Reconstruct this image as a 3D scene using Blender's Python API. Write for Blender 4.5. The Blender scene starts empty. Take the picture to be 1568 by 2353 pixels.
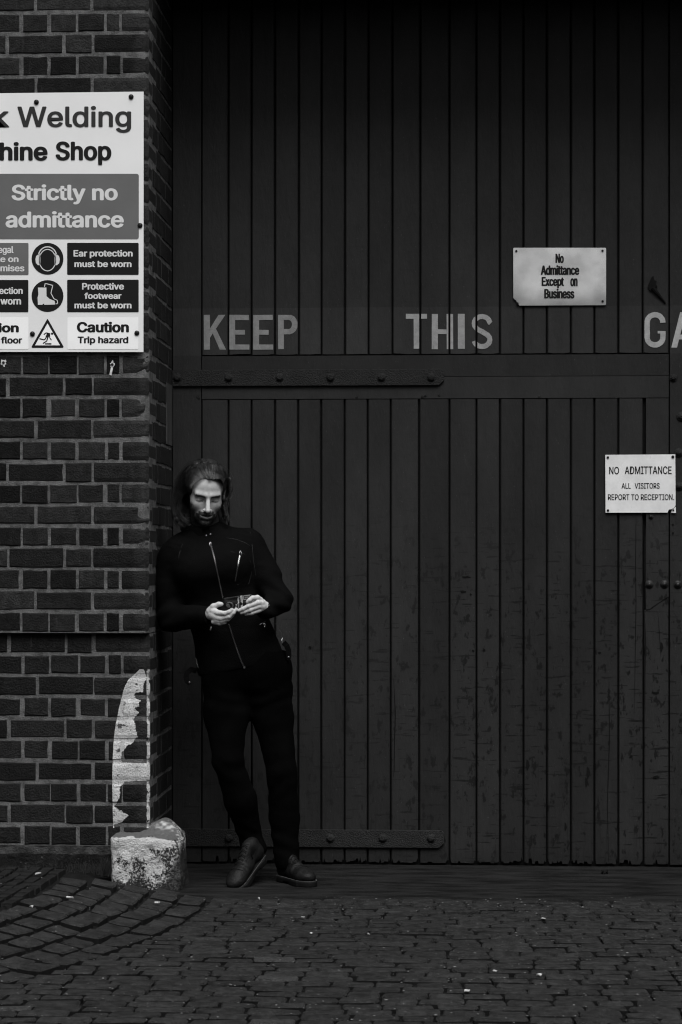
import bpy, bmesh, math, random
import numpy as np
from mathutils import Vector, Matrix
from mathutils.bvhtree import BVHTree
random.seed(7); rng = np.random.default_rng(7)
S = bpy.context.scene
COL = S.collection
# ------------------------------------------------------------------ camera
# 105 mm class portrait lens about 9.8 m from the wall; corner of the pillar at X=0, Y=0; driveway at Z=0
F, CX, D, H, TH = 5250.0, 1.357, 9.791, 1.407, math.radians(3.08)   # focal length in units of a 1568 px wide picture
cam = bpy.data.cameras.new('camera'); cam_ob = bpy.data.objects.new('camera', cam); COL.objects.link(cam_ob)
cam_ob.location = (CX, -D, H); cam_ob.rotation_euler = (math.pi/2, 0, TH)
cam.sensor_width = 36; cam.lens = F/2353*36; cam.shift_y = 113.5/2353; cam.clip_end = 500
cam.dof.use_dof = True; cam.dof.focus_distance = 10.0; cam.dof.aperture_fstop = 9.0
S.camera = cam_ob
# ------------------------------------------------------------------ world, sun, exposure (a black and white picture: the sky is grey)
SUN_EL, SUN_AZ = math.radians(60), math.radians(14)     # azimuth from straight behind the camera, + towards its right
W = bpy.data.worlds.new('World'); S.world = W; W.use_nodes = True
wn = W.node_tree.nodes; wl = W.node_tree.links
sky = wn.new('ShaderNodeTexSky'); sky.sky_type = 'NISHITA'; sky.sun_disc = False
sky.sun_elevation = SUN_EL; sky.sun_rotation = math.pi + SUN_AZ*-1
sky.air_density = 1.0; sky.dust_density = 3.0
bw = wn.new('ShaderNodeRGBToBW'); wl.new(sky.outputs[0], bw.inputs[0]); wl.new(bw.outputs[0], wn['Background'].inputs[0])
wn['Background'].inputs[1].default_value = 0.065
sl = bpy.data.lights.new('sun', 'SUN'); sl.energy = 1.5; sl.angle = math.radians(46)
so = bpy.data.objects.new('sun', sl); COL.objects.link(so)
sd = Vector((math.sin(SUN_AZ)*math.cos(SUN_EL), -math.cos(SUN_AZ)*math.cos(SUN_EL), math.sin(SUN_EL)))   # towards the sun
so.rotation_euler = sd.to_track_quat('Z', 'Y').to_euler(); so.location = (0, -6, 9)
S.view_settings.view_transform = 'Standard'; S.view_settings.look = 'None'; S.view_settings.gamma = 1
S.view_settings.exposure = 1.12
S.view_settings.use_curve_mapping = False
S.cycles.filter_width = 1.15; S.cycles.use_denoising = True; S.cycles.denoising_prefilter = 'ACCURATE'

# ------------------------------------------------------------------ helpers
fwd = np.array([-math.sin(TH), math.cos(TH), 0]); rgt = np.array([math.cos(TH), math.sin(TH), 0]); CP = np.array([CX, -D, H])
def ray(px, py): return fwd + rgt*((px-784)/F) + np.array([0, 0, (1290-py)/F])
def at(px, py, Y):                      # the point of the plane y=Y that shows at (px, py) of the 1568 px wide photograph
    d = ray(px, py); t = (Y+D)/d[1]; p = CP + d*t
    return Vector(p)
def proj(p):
    v = np.array(p)-CP; w = v@fwd; return 784+F*(v@rgt)/w, 1290-F*v[2]/w
def ground_at(px, py, h=0.0):
    d = ray(px, py); t = (h-H)/d[2]; return Vector(CP+d*t)

def _hash(i, j, k, s):
    n = (i*374761393 + j*668265263 + k*2147483647 + s*974634777) & 0xFFFFFFFF
    n = ((n ^ (n >> 13))*1274126177) & 0xFFFFFFFF
    n = n ^ (n >> 16)
    return (n & 0xFFFF)/65535.0
def vnoise(x, y, z, sc=1.0, s=0):        # value noise -1..1
    x = np.asarray(x, float)*sc; y = np.asarray(y, float)*sc; z = np.asarray(z, float)*sc
    i = np.floor(x).astype(np.int64); j = np.floor(y).astype(np.int64); k = np.floor(z).astype(np.int64)
    fx, fy, fz = x-i, y-j, z-k
    fx = fx*fx*(3-2*fx); fy = fy*fy*(3-2*fy); fz = fz*fz*(3-2*fz)
    r = 0
    for a in (0, 1):
        for b in (0, 1):
            for c in (0, 1):
                r = r + _hash(i+a, j+b, k+c, s)*(fx if a else 1-fx)*(fy if b else 1-fy)*(fz if c else 1-fz)
    return r*2-1
def sstep(a, b, x):
    t = np.clip((np.asarray(x, float)-a)/(b-a), 0, 1); return t*t*(3-2*t)

def mesh_ob(name, verts, faces, mat=None, parent=None, smooth=False, kind=None, label=None):
    me = bpy.data.meshes.new(name); me.from_pydata([tuple(v) for v in verts], [], [tuple(f) for f in faces]); me.update()
    return link(name, me, mat, parent, smooth, kind, label)
def link(name, me, mat=None, parent=None, smooth=False, kind=None, label=None):
    if smooth: me.polygons.foreach_set('use_smooth', [True]*len(me.polygons))
    if mat is not None and not me.materials: me.materials.append(mat)
    o = bpy.data.objects.new(name, me); COL.objects.link(o)
    if parent is not None: o.parent = parent; o.matrix_parent_inverse = Matrix.Translation(parent.location).inverted() if parent.location.length else Matrix()
    if kind: o['kind'] = kind
    if label: o['label'] = label
    return o
def thing(name, label, cat, loc=(0, 0, 0), group=None):
    o = bpy.data.objects.new(name, None); COL.objects.link(o); o.location = loc; o.empty_display_size = .1
    o['label'] = label; o['category'] = cat
    if group: o['group'] = group
    return o
def tag(o, label, cat, group=None):
    o['label'] = label; o['category'] = cat
    if group: o['group'] = group
    return o
def box_vf(x0, x1, y0, y1, z0, z1):
    v = [(x0,y0,z0),(x1,y0,z0),(x1,y1,z0),(x0,y1,z0),(x0,y0,z1),(x1,y0,z1),(x1,y1,z1),(x0,y1,z1)]
    f = [(0,3,2,1),(4,5,6,7),(0,1,5,4),(1,2,6,5),(2,3,7,6),(3,0,4,7)]
    return v, f
class MB:
    def __init__(s): s.v = []; s.f = []
    def add(s, v, f):
        n = len(s.v); s.v += [tuple(p) for p in v]; s.f += [tuple(i+n for i in q) for q in f]; return s
    def box(s, *a): return s.add(*box_vf(*a))
    def tube(s, pts, r, n=8, cap=True):
        pts = [Vector(p) for p in pts]; rs = r if hasattr(r, '__len__') else [r]*len(pts)
        vs = []; fs = []; up = None
        for i, p in enumerate(pts):
            t = (pts[min(i+1, len(pts)-1)]-pts[max(i-1, 0)])
            if t.length < 1e-9: t = Vector((0, 0, 1))
            t.normalize()
            if up is None: up = t.orthogonal().normalized()
            up = (up - t*up.dot(t)).normalized(); b = t.cross(up)
            for k in range(n):
                a = 2*math.pi*k/n; vs.append(p+(up*math.cos(a)+b*math.sin(a))*rs[i])
        for i in range(len(pts)-1):
            for k in range(n):
                k2 = (k+1) % n; fs.append((i*n+k, i*n+k2, (i+1)*n+k2, (i+1)*n+k))
        if cap: fs.append(tuple(range(n))[::-1]); fs.append(tuple((len(pts)-1)*n+k for k in range(n)))
        return s.add(vs, fs)
    def prism(s, poly, y0, y1):             # polygon in (x,z), extruded y0 (front) .. y1
        n = len(poly); v = [(x, y0, z) for x, z in poly]+[(x, y1, z) for x, z in poly]
        f = [tuple(range(n)), tuple(range(2*n-1, n-1, -1))]+[(i, i+n, (i+1) % n+n, (i+1) % n) for i in range(n)]
        return s.add(v, f)
    def build(s, name, mat=None, parent=None, smooth=False, kind=None, label=None, fixn=True):
        o = mesh_ob(name, s.v, s.f, mat, parent, smooth, kind, label)
        if fixn:
            bm = bmesh.new(); bm.from_mesh(o.data); bmesh.ops.recalc_face_normals(bm, faces=bm.faces); bm.to_mesh(o.data); bm.free()
        return o

def mat(name, c, rough=.7, var=0.0, nscale=8.0, bump=0.0, bscale=60.0, objvar=0.0, metal=0.0, spec=.12, stretch=(1,1,1), speck=0.0, speckc=.3, speckscale=300, extra=None):
    m = bpy.data.materials.new(name); m.use_nodes = True; nt = m.node_tree; n = nt.nodes; l = nt.links
    b = n['Principled BSDF']; b.inputs['Roughness'].default_value = rough; b.inputs['Metallic'].default_value = metal
    b.inputs['Specular IOR Level'].default_value = spec
    geo = n.new('ShaderNodeNewGeometry'); mp = n.new('ShaderNodeMapping'); mp.inputs['Scale'].default_value = stretch
    l.new(geo.outputs['Position'], mp.inputs[0])
    def M(op, a, bb, clamp=False):
        q = n.new('ShaderNodeMath'); q.operation = op; q.use_clamp = clamp
        for i, x in enumerate((a, bb)):
            if x is None: continue
            if isinstance(x, (int, float)): q.inputs[i].default_value = x
            else: l.new(x, q.inputs[i])
        return q.outputs[0]
    def N(scale, det=6, rough_=.55, vec=None, stretch_=None):
        q = n.new('ShaderNodeTexNoise'); q.inputs['Scale'].default_value = scale; q.inputs['Detail'].default_value = det; q.inputs['Roughness'].default_value = rough_
        if stretch_ is not None:
            m2 = n.new('ShaderNodeMapping'); m2.inputs['Scale'].default_value = stretch_; l.new(geo.outputs['Position'], m2.inputs[0]); l.new(m2.outputs[0], q.inputs['Vector'])
        else: l.new(vec or mp.outputs[0], q.inputs['Vector'])
        return q.outputs[0]
    def RAMP(x, a, bb, lo=0.0, hi=1.0):
        q = n.new('ShaderNodeMapRange'); q.inputs[1].default_value = a; q.inputs[2].default_value = bb; q.inputs[3].default_value = lo; q.inputs[4].default_value = hi
        q.interpolation_type = 'SMOOTHSTEP'; l.new(x, q.inputs[0]); return q.outputs[0]
    def MIX(fac, a, bb):
        q = n.new('ShaderNodeMix'); q.data_type = 'FLOAT'
        for i, x in ((0, fac), (2, a), (3, bb)):
            if isinstance(x, (int, float)): q.inputs[i].default_value = x
            else: l.new(x, q.inputs[i])
        return q.outputs[0]
    val = n.new('ShaderNodeValue'); val.outputs[0].default_value = c; v = val.outputs[0]
    if var: v = M('MULTIPLY', v, RAMP(N(nscale), .3, .7, 1-var, 1+var))
    if objvar:
        oi = n.new('ShaderNodeObjectInfo'); v = M('MULTIPLY', v, RAMP(oi.outputs['Random'], 0, 1, 1-objvar, 1+objvar))
    if speck:
        v = MIX(RAMP(N(speckscale, 2), 1-speck, 1-speck+.06), v, speckc)
    hgt = None
    env = dict(M=M, N=N, RAMP=RAMP, MIX=MIX, n=n, l=l, geo=geo, b=b, mp=mp)
    if extra: v = extra(v, env) or v
    cc = n.new('ShaderNodeCombineColor'); [l.new(v, cc.inputs[i]) for i in range(3)]; l.new(cc.outputs[0], b.inputs['Base Color'])
    if bump:
        bp = n.new('ShaderNodeBump'); bp.inputs['Strength'].default_value = min(1, bump); bp.inputs['Distance'].default_value = .01*max(1, bump)
        l.new(env.get('h') or N(bscale, 8, .65), bp.inputs['Height']); l.new(bp.outputs[0], b.inputs['Normal'])
    return m

# ---- naive surface nets on a numpy signed distance grid
def surfnet(f, lo, hi, h):
    ax = [np.arange(lo[i], hi[i]+h, h) for i in range(3)]
    X, Y, Z = np.meshgrid(*ax, indexing='ij'); V = f(X, Y, Z).astype(np.float64)
    s = V < 0; nx, ny, nz = V.shape
    cnt = sum(s[a:nx-1+a, b:ny-1+b, c:nz-1+c].astype(np.int8) for a in (0, 1) for b in (0, 1) for c in (0, 1))
    act = (cnt > 0) & (cnt < 8); I = np.argwhere(act); idx = -np.ones(act.shape, int); idx[act] = np.arange(len(I))
    P = np.zeros((len(I), 3)); C = np.zeros(len(I))
    cs = [(a, b, c) for a in (0, 1) for b in (0, 1) for c in (0, 1)]
    for p in cs:
        for axn in range(3):
            if p[axn] == 1: continue
            q = list(p); q[axn] = 1
            vp = V[I[:, 0]+p[0], I[:, 1]+p[1], I[:, 2]+p[2]]; vq = V[I[:, 0]+q[0], I[:, 1]+q[1], I[:, 2]+q[2]]
            m = (vp < 0) != (vq < 0); t = np.where(m, vp/np.where(m, vp-vq, 1), 0)
            pt = np.tile(np.array(p, float), (len(I), 1)); pt[:, axn] += t
            P[m] += pt[m]; C[m] += 1
    P = (I+P/C[:, None])*h+np.array([a[0] for a in ax])
    Q = []
    for axn in range(3):
        a = [slice(1, n-1) for n in V.shape]; a[axn] = slice(0, V.shape[axn]-1); b = list(a); b[axn] = slice(1, V.shape[axn])
        s0 = s[tuple(a)]; s1 = s[tuple(b)]; m = s0 != s1; E = np.argwhere(m); off = np.array([1, 1, 1]); off[axn] = 0; E = E+off
        u, v = [(1, 2), (2, 0), (0, 1)][axn]; du = np.zeros(3, int); du[u] = 1; dv = np.zeros(3, int); dv[v] = 1
        g = lambda e: idx[e[:, 0], e[:, 1], e[:, 2]]
        q = np.stack([g(E-du-dv), g(E-dv), g(E), g(E-du)], 1)
        fl = s0[m]; q[~fl] = q[~fl][:, ::-1]; Q.append(q)
    Q = np.concatenate(Q); Q = Q[(Q >= 0).all(1)]
    return P, Q
def np_ob(name, P, Q, mat_=None, parent=None, smooth=True, kind=None, label=None):
    me = bpy.data.meshes.new(name); me.vertices.add(len(P)); me.vertices.foreach_set('co', np.asarray(P, np.float32).ravel())
    k = Q.shape[1]; me.loops.add(len(Q)*k); me.polygons.add(len(Q))
    me.loops.foreach_set('vertex_index', Q.ravel().astype(np.int32)); me.polygons.foreach_set('loop_start', np.arange(0, len(Q)*k, k, dtype=np.int32))
    me.polygons.foreach_set('use_smooth', np.full(len(Q), bool(smooth))); me.update(calc_edges=True); me.validate()
    return link(name, me, mat_, parent, False, kind, label)
def relax(P, Q, it=2, lam=.5):
    e = np.concatenate([Q[:, [0, 1]], Q[:, [1, 2]], Q[:, [2, 3]], Q[:, [3, 0]]]); P = P.copy()
    for _ in range(it):
        A = np.zeros_like(P); n = np.zeros(len(P)); np.add.at(A, e[:, 0], P[e[:, 1]]); np.add.at(n, e[:, 0], 1); np.add.at(A, e[:, 1], P[e[:, 0]]); np.add.at(n, e[:, 1], 1)
        P += lam*(A/np.maximum(n, 1)[:, None]-P)
    return P
def smin(a, b, k):
    h = np.clip(.5+.5*(b-a)/k, 0, 1); return b*(1-h)+a*h-k*h*(1-h)
def smax(a, b, k): return -smin(-a, -b, k)
def sph(g, c, r): return np.sqrt((g[0]-c[0])**2+(g[1]-c[1])**2+(g[2]-c[2])**2)-r
def ell(g, c, r):
    x, y, z = [(g[i]-c[i])/r[i] for i in range(3)]; k0 = np.sqrt(x*x+y*y+z*z)
    k1 = np.sqrt((x/r[0])**2+(y/r[1])**2+(z/r[2])**2)+1e-9; return k0*(k0-1)/k1
def cap(g, a, b, ra, rb, ys=1.0):          # tapered capsule; ys > 1 flattens it front to back
    a = np.array(a, float); b = np.array(b, float); d = b-a; L = (d*d).sum()+1e-12
    px, py, pz = g[0]-a[0], g[1]-a[1], g[2]-a[2]; t = np.clip((px*d[0]+py*d[1]+pz*d[2])/L, 0, 1)
    return np.sqrt((px-d[0]*t)**2+((py-d[1]*t)*ys)**2+(pz-d[2]*t)**2)-(ra+(rb-ra)*t)
# ------------------------------------------------------------------ materials of the setting
PZ = lambda zy: at(300, 1436+zy*.293, 0)[2]
PXx = lambda zx, zy: at(zx*.293, 1436+zy*.293, 0)[0]
LEFT = [(1090,350),(1000,430),(960,520),(930,640),(905,760),(885,900),(877,1060),(873,1200),(876,1400),(880,1570)]
RIGHT = [(1120,350),(1150,425),(1125,445),(1115,525),(1045,535),(1050,580),(1095,597),(1080,640),(1050,655),(1085,690),(1040,740),(1060,830),(1075,880),(1000,950),(945,1000),(950,1085),(1180,1092),(1180,1225),(965,1235),(935,1290),(930,1370),(890,1430),(940,1460),(1000,1500),(940,1560),(885,1575)]
ZB, ZT = PZ(1600), PZ(330)
def paint_mask(env):
    n, l, M, RAMP, N, MIX = (env[k] for k in ('n', 'l', 'M', 'RAMP', 'N', 'MIX'))
    sp = n.new('ShaderNodeSeparateXYZ'); l.new(env['geo'].outputs['Position'], sp.inputs[0])
    x, y, z = sp.outputs
    t = n.new('ShaderNodeMapRange'); l.new(z, t.inputs[0]); t.inputs[1].default_value = ZB; t.inputs[2].default_value = ZT
    zz = M('ADD', t.outputs[0], M('MULTIPLY', M('SUBTRACT', N(45, 4), .5), .02))
    def curve(pts):
        c = n.new('ShaderNodeFloatCurve'); cv = c.mapping.curves[0]
        P = sorted([((PZ(b)-ZB)/(ZT-ZB), (PXx(a, b)+.3)/.35) for a, b in pts])
        cv.points[0].location = (0, P[0][1]); cv.points[1].location = (1, P[-1][1])
        for p in P: cv.points.new(*p)
        for p in cv.points: p.handle_type = 'VECTOR'
        c.mapping.update(); l.new(zz, c.inputs[1]); return M('SUBTRACT', M('MULTIPLY', c.outputs[0], .35), .3)
    L = curve(LEFT); R = curve(RIGHT)
    xr = M('ADD', x, M('MULTIPLY', M('SUBTRACT', N(70, 5), .5), .03))
    a = M('GREATER_THAN', x, L); b_ = M('LESS_THAN', xr, R)
    zr = M('MULTIPLY', M('GREATER_THAN', z, ZB), M('LESS_THAN', z, ZT-.012))
    k = M('MULTIPLY', M('MULTIPLY', a, b_), zr)
    # the chamfered arris of the pillar keeps a narrow stripe of paint
    yr = M('ADD', y, M('MULTIPLY', M('SUBTRACT', N(90, 4), .5), .012))
    st = M('MULTIPLY', M('MULTIPLY', M('GREATER_THAN', x, -.0135), M('LESS_THAN', yr, .044)), M('MULTIPLY', M('GREATER_THAN', y, .0305), zr))
    st = M('MULTIPLY', st, M('GREATER_THAN', N(30, 3), .38))
    k = M('MULTIPLY', k, M('LESS_THAN', y, .042)); k = M('MAXIMUM', k, st)
    pit = M('MULTIPLY', RAMP(N(160, 4), .60, .66, 1, .2), RAMP(N(28, 6, .7), .60, .64, 1, .12))
    return M('MULTIPLY', k, pit)
def brick_extra(v, env):
    M, N, RAMP, MIX = (env[k] for k in ('M', 'N', 'RAMP', 'MIX'))
    v = M('MULTIPLY', v, RAMP(N(25, 9, .75), .33, .7, .6, 1.55))
    v = MIX(RAMP(N(420, 2), .66, .72, 0, .5), v, .10)                    # salt specks
    v = MIX(RAMP(N(9, 3, .5, stretch_=(4, 4, .6)), .62, .8, 0, .3), v, .075)  # runs of lime
    sp0 = env['n'].new('ShaderNodeSeparateXYZ'); env['l'].new(env['geo'].outputs['Position'], sp0.inputs[0])   # broken faces near the pillar's arris show their rough core
    v = MIX(M('MULTIPLY', RAMP(M('ADD', sp0.outputs[0], M('MULTIPLY', N(11, 4), .22)), .04, .085), .38), v, M('MULTIPLY', N(90, 6, .8), .075))
    return MIX(paint_mask(env), v, M('MULTIPLY', RAMP(N(16, 5, .6), .3, .7, .8, 1.1), .56))
brick_m = mat('brick', .0150, .8, spec=.08, bump=.9, bscale=120, objvar=.6, extra=brick_extra)
brick2_m = mat('plinth_brick', .0095, .6, bump=.9, bscale=120, objvar=.35, extra=brick_extra)
def mortar_extra(v, env):
    M, N, RAMP, MIX = (env[k] for k in ('M', 'N', 'RAMP', 'MIX'))
    sp = env['n'].new('ShaderNodeSeparateXYZ'); env['l'].new(env['geo'].outputs['Position'], sp.inputs[0])
    v = M('MULTIPLY', v, RAMP(N(22, 8, .7), .3, .7, .45, 1.45)); v = MIX(RAMP(N(300, 2), .58, .66, 0, .6), v, .2)
    return MIX(paint_mask(env), v, M('MULTIPLY', RAMP(N(16, 5, .6), .3, .7, .8, 1.1), .56))
mortar_m = mat('mortar', .125, .95, bump=1.0, bscale=200, extra=mortar_extra)
render_m = mat('damp_render', .012, .95, var=.5, nscale=30, bump=1.2, bscale=90, speck=.32, speckc=.09, speckscale=60)
plaster_m = mat('plaster', .062, .9, var=.25, nscale=12, bump=.5, bscale=40, stretch=(3, 3, .4))
stone_lintel_m = mat('lintel_stone', .03, .9, var=.3)
# ------------------------------------------------------------------ ground
BP = [(497,2062),(425,2100),(385,2125),(360,2145),(315,2173),(250,2195),(150,2225),(80,2240),(0,2255)]
bw_ = [ground_at(*p) for p in BP]
by = [p[1] for p in bw_]; bx = [p[0] for p in bw_]
by = [3.0, 0.6, 0.0]+by+[by[-1]-.6, by[-1]-3, -40]; bx = [.20, .22, .30]+bx+[bx[-1]-.5, bx[-1]-3, -42]
o_ = np.argsort(by); by = np.array(by)[o_]; bx = np.array(bx)[o_]
_pf = np.polyfit([p[1] for p in bw_], [p[0] for p in bw_], 2)
_y0, _y1 = min(p[1] for p in bw_), max(p[1] for p in bw_)
def Xb(Y):
    Y = np.asarray(Y, float); Yc = np.clip(Y, _y0, _y1); v = np.polyval(_pf, Yc); sl_ = 2*_pf[0]*_y0+_pf[1]
    v = v+np.where(Y < _y0, (Y-_y0)*sl_, 0); return np.where(Y > _y1, np.interp(Y, [_y1, .2, 3], [np.polyval(_pf, _y1), .30, .2]), v)
def hgt(X, Y):
    s = Xb(Y)-np.asarray(X, float)
    h = .085*sstep(.0, .75, s)
    return h
ROW_END = -.27
gx = np.concatenate([np.linspace(-60, -3, 12), np.arange(-2.9, 5.01, .06), np.linspace(5.5, 60, 12)])
gy = np.concatenate([np.linspace(-60, -6, 12), np.arange(-5.9, 1.0, .06)])
GX, GY = np.meshgrid(gx, gy, indexing='ij'); GZ = hgt(GX, GY)-.019-.003*vnoise(GX, GY, 0, 9)
GV = np.stack([GX, GY, GZ], -1).reshape(-1, 3); n_ = len(gy); GQ = []
for i in range(len(gx)-1):
    b0 = i*n_+np.arange(n_-1); GQ.append(np.stack([b0, b0+n_, b0+n_+1, b0+1], 1))
joint_m = mat('joint_dirt', .0065, .95, var=.5, nscale=20, bump=1.0, bscale=150, speck=.26, speckc=.05, speckscale=220)
ground = np_ob('ground', GV, np.concatenate(GQ), joint_m, None, True, 'structure')

def sett_extra(v, env):
    M, N, RAMP, MIX = (env[k] for k in ('M', 'N', 'RAMP', 'MIX'))
    v = M('MULTIPLY', v, RAMP(N(22, 9, .75), .3, .7, .45, 1.55))
    oi = env['n'].new('ShaderNodeObjectInfo')
    gr = M('MULTIPLY', M('GREATER_THAN', oi.outputs['Random'], .985), RAMP(N(150, 3), .45, .6, .1, .75))
    v = MIX(gr, v, .065)
    return MIX(RAMP(N(9, 9, .8), .58, .68, 0, .45), v, .07)
sett_m = mat('sett_stone', .0235, .62, bump=1.4, bscale=90, objvar=.16, extra=sett_extra, speck=.34, speckc=.07, speckscale=260)
dark_sett_m = mat('paver_stone', .011, .75, var=.4, nscale=14, bump=.8, bscale=90, speck=.26, speckc=.12, speckscale=200)
side_m = mat('sett_side', .006, .95, var=.4, nscale=30)  # sides coloured dark for joint dirt and the shade between setts
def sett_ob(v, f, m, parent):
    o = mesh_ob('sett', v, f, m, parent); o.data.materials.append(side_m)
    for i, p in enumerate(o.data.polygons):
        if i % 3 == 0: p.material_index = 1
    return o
def sett(quad, top, drop=.05, inset=.006):
    """one sett: top face a little domed and uneven; quad = 4 ground points counter-clockwise"""
    q = [Vector((p[0], p[1], 0)) for p in quad]; c = sum(q, Vector())/4; t0 = [top+random.uniform(-.003, .003) for _ in q]
    v = []; m = [(q[i]+q[(i+1) % 4])/2 for i in range(4)]
    ring = []
    for i in range(4): ring += [q[i]*.97+c*.03, m[i]+Vector((random.uniform(-.004, .004), random.uniform(-.004, .004), 0))]
    th = []
    for i in range(4): th += [t0[i], (t0[i]+t0[(i+1) % 4])/2+random.uniform(-.0015, .0015)]
    for p in ring: v.append((p.x, p.y, top-drop))
    for p, h in zip(ring, th): v.append((p.x, p.y, h-inset*.8))
    for p, h in zip(ring, th):
        d = (p-c); L = d.length; p2 = c+d*max(.5, 1-.0065/L); v.append((p2.x, p2.y, h))
    v.append((c.x, c.y, top+random.uniform(0, .003)))
    f = []
    for i in range(8):
        j = (i+1) % 8; f += [(i, j, 8+j, 8+i), (8+i, 8+j, 16+j, 16+i), (16+i, 16+j, 24)]
    return v, f
driveway = MB(); driveway.box(-.0, .01, -5, -4.99, -.09, -.08)
drive = bpy.data.objects.new('driveway', None); COL.objects.link(drive); drive['kind'] = 'structure'
cross = bpy.data.objects.new('kerb_crossing', None); COL.objects.link(cross); cross['kind'] = 'structure'
cand = []
y = ROW_END; r = 0
while y > -4.6:
    pitch = random.uniform(.084, .098); x = float(Xb(y-pitch/2))+.012-(.0 if r % 2 else .1)*random.random()
    y1 = y-pitch+.0225
    wob = lambda xx: .006*math.sin(xx*2.1+r*.3)+.002*math.sin(xx*5+r*1.7)
    while x < 4.4:
        Lx = random.uniform(.105, .19); x1 = x+Lx-.007
        xa = max(x, float(Xb(y-pitch/2))+.012)
        if x1-xa > .04:
            j = lambda s=.004: random.uniform(-s, s)
            q = [(xa+j(), y1+wob(xa)+j()), (x1+j(), y1+wob(x1)+j()), (x1+j(), y+wob(x1)+j()), (xa+j(), y+wob(xa)+j())]
            px, py = proj(((xa+x1)/2, (y+y1)/2, 0)); inn = -40 < px < 1610 and py < 2370
            cand.append((inn, (x1-xa)*(-y+3), q, -.001+random.uniform(-.002, .002)))
        x += Lx
    y -= pitch; r += 1
inn = sorted([c for c in cand if c[0]], key=lambda c: -c[1]); rest = MB()
for k, c in enumerate(inn):
    v, f = sett(c[2], c[3])
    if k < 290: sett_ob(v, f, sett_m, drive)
    else: rest.add(v, f)
for c in cand:
    if not c[0]: rest.add(*sett(c[2], c[3]))
rest.build('setts_beyond', sett_m, drive, kind='stuff', fixn=False)
# crossing: larger square setts that climb from the driveway to the pavement, in curving rows
NB = 5; PB = .126
yy = -.12; k = 0
crossn = 0; crest = MB()
for jrow in range(NB):
    yy = -.10-.05*jrow+random.uniform(-.05, .05)
    while yy > -3.6:
        L = random.uniform(.125, .165); ya, yb = yy, yy-L+.028
        sk = .035
        def P(Y, j, e=0):
            # slope of the row boundary decides the side of the sett
            return (float(Xb(Y))-j*PB+e, Y)
        a0 = P(ya, jrow, -.010); a1 = P(ya+sk, jrow+1, .013); b0 = P(yb, jrow, -.010); b1 = P(yb+sk, jrow+1, .013)
        jj = lambda p: (p[0]+random.uniform(-.008, .008), p[1]+random.uniform(-.008, .008))
        q = [jj(b1), jj(b0), jj(a0), jj(a1)]
        cxm = sum(p[0] for p in q)/4; cym = sum(p[1] for p in q)/4
        if not (cxm > -.19 and cym > -.16):
            v, f = sett(q, 0, .07, .007)
            dz_ = random.uniform(-.004, .008); v = [(p[0], p[1], p[2]+float(hgt(p[0], p[1]))+dz_) for p in v]
            px, py = proj((cxm, cym, .03))
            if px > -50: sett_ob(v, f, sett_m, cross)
            else: crest.add(v, f)
        yy -= L
crest.build('setts_beyond', sett_m, cross, kind='stuff', fixn=False)
# pavement: small ribbed stable pavers, too many and too small to pick apart
pv = MB(); 
for j in range(NB, NB+60):
    yy = -.015-.01*(j % 3)
    x_off = NB*PB+(j-NB)*.052
    if x_off > 3.2: break
    while yy > -2.6:
        L = random.uniform(.085, .10)
        xm = float(Xb(yy*.55-.3))-x_off-.02
        a, b_ = xm-.046, xm
        ya, yb = yy, yy-L+.010
        xs = float(Xb((yy-L)*.55-.3))-x_off-.02-xm
        jt = lambda: random.uniform(-.003, .003)
        q = [(a+xs+jt(), yb+jt()), (b_+xs+jt(), yb+jt()), (b_+jt(), ya+jt()), (a+jt(), ya+jt())]
        m_ = [(q[0][0]+q[2][0])/2, (q[0][1]+q[2][1])/2]
        if m_[0] < float(Xb(m_[1]))-NB*PB-.015 and m_[0] < -.13:
            h0 = float(hgt(m_[0], m_[1]))+random.uniform(-.004, .004)
            v = [(p[0], p[1], h0-.03) for p in q]+[(p[0]*.93+m_[0]*.07, p[1]*.93+m_[1]*.07, h0+.003) for p in q]
            pv.add(v, [(4,5,6,7),(0,1,5,4),(1,2,6,5),(2,3,7,6),(3,0,4,7)])
        yy -= L
pav = pv.build('pavement', dark_sett_m, None, kind='structure', fixn=False)
# concrete apron in front of the gate
def apron_extra(v, env):
    M, N, RAMP, MIX = (env[k] for k in ('M', 'N', 'RAMP', 'MIX'))
    v = M('MULTIPLY', v, RAMP(N(6, 8, .65, stretch_=(.6, 2.2, 1)), .33, .66, .4, 1.6)); return MIX(RAMP(N(200, 2), .7, .76, 0, .7), v, .12)
apron_m = mat('concrete', .0105, .85, spec=.06, bump=.7, bscale=80, extra=apron_extra)
ax_ = np.arange(-.01, 5.0, .05); ay = np.linspace(0, 1, 26)
AV = []; 
for xx in ax_:
    e = ROW_END-.01+.025*float(vnoise(xx, 0, 0, 5))+.01*float(vnoise(xx, 0, 0, 22, 3))
    e = e+(.12 if xx < .1 else 0)*(1-xx/.1 if xx > 0 else 1)
    for t in ay:
        Y = e+(1.0-e)*t; AV.append((xx, Y, .002+.002*float(vnoise(xx, Y, 0, 6))+(-.02 if t == 0 else 0)))
n2 = len(ay); AQ = np.concatenate([np.stack([i*n2+np.arange(n2-1), (i+1)*n2+np.arange(n2-1), (i+1)*n2+np.arange(1, n2), i*n2+np.arange(1, n2)], 1) for i in range(len(ax_)-1)])
np_ob('concrete_apron', np.array(AV), AQ, apron_m, None, True, 'structure')

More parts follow.
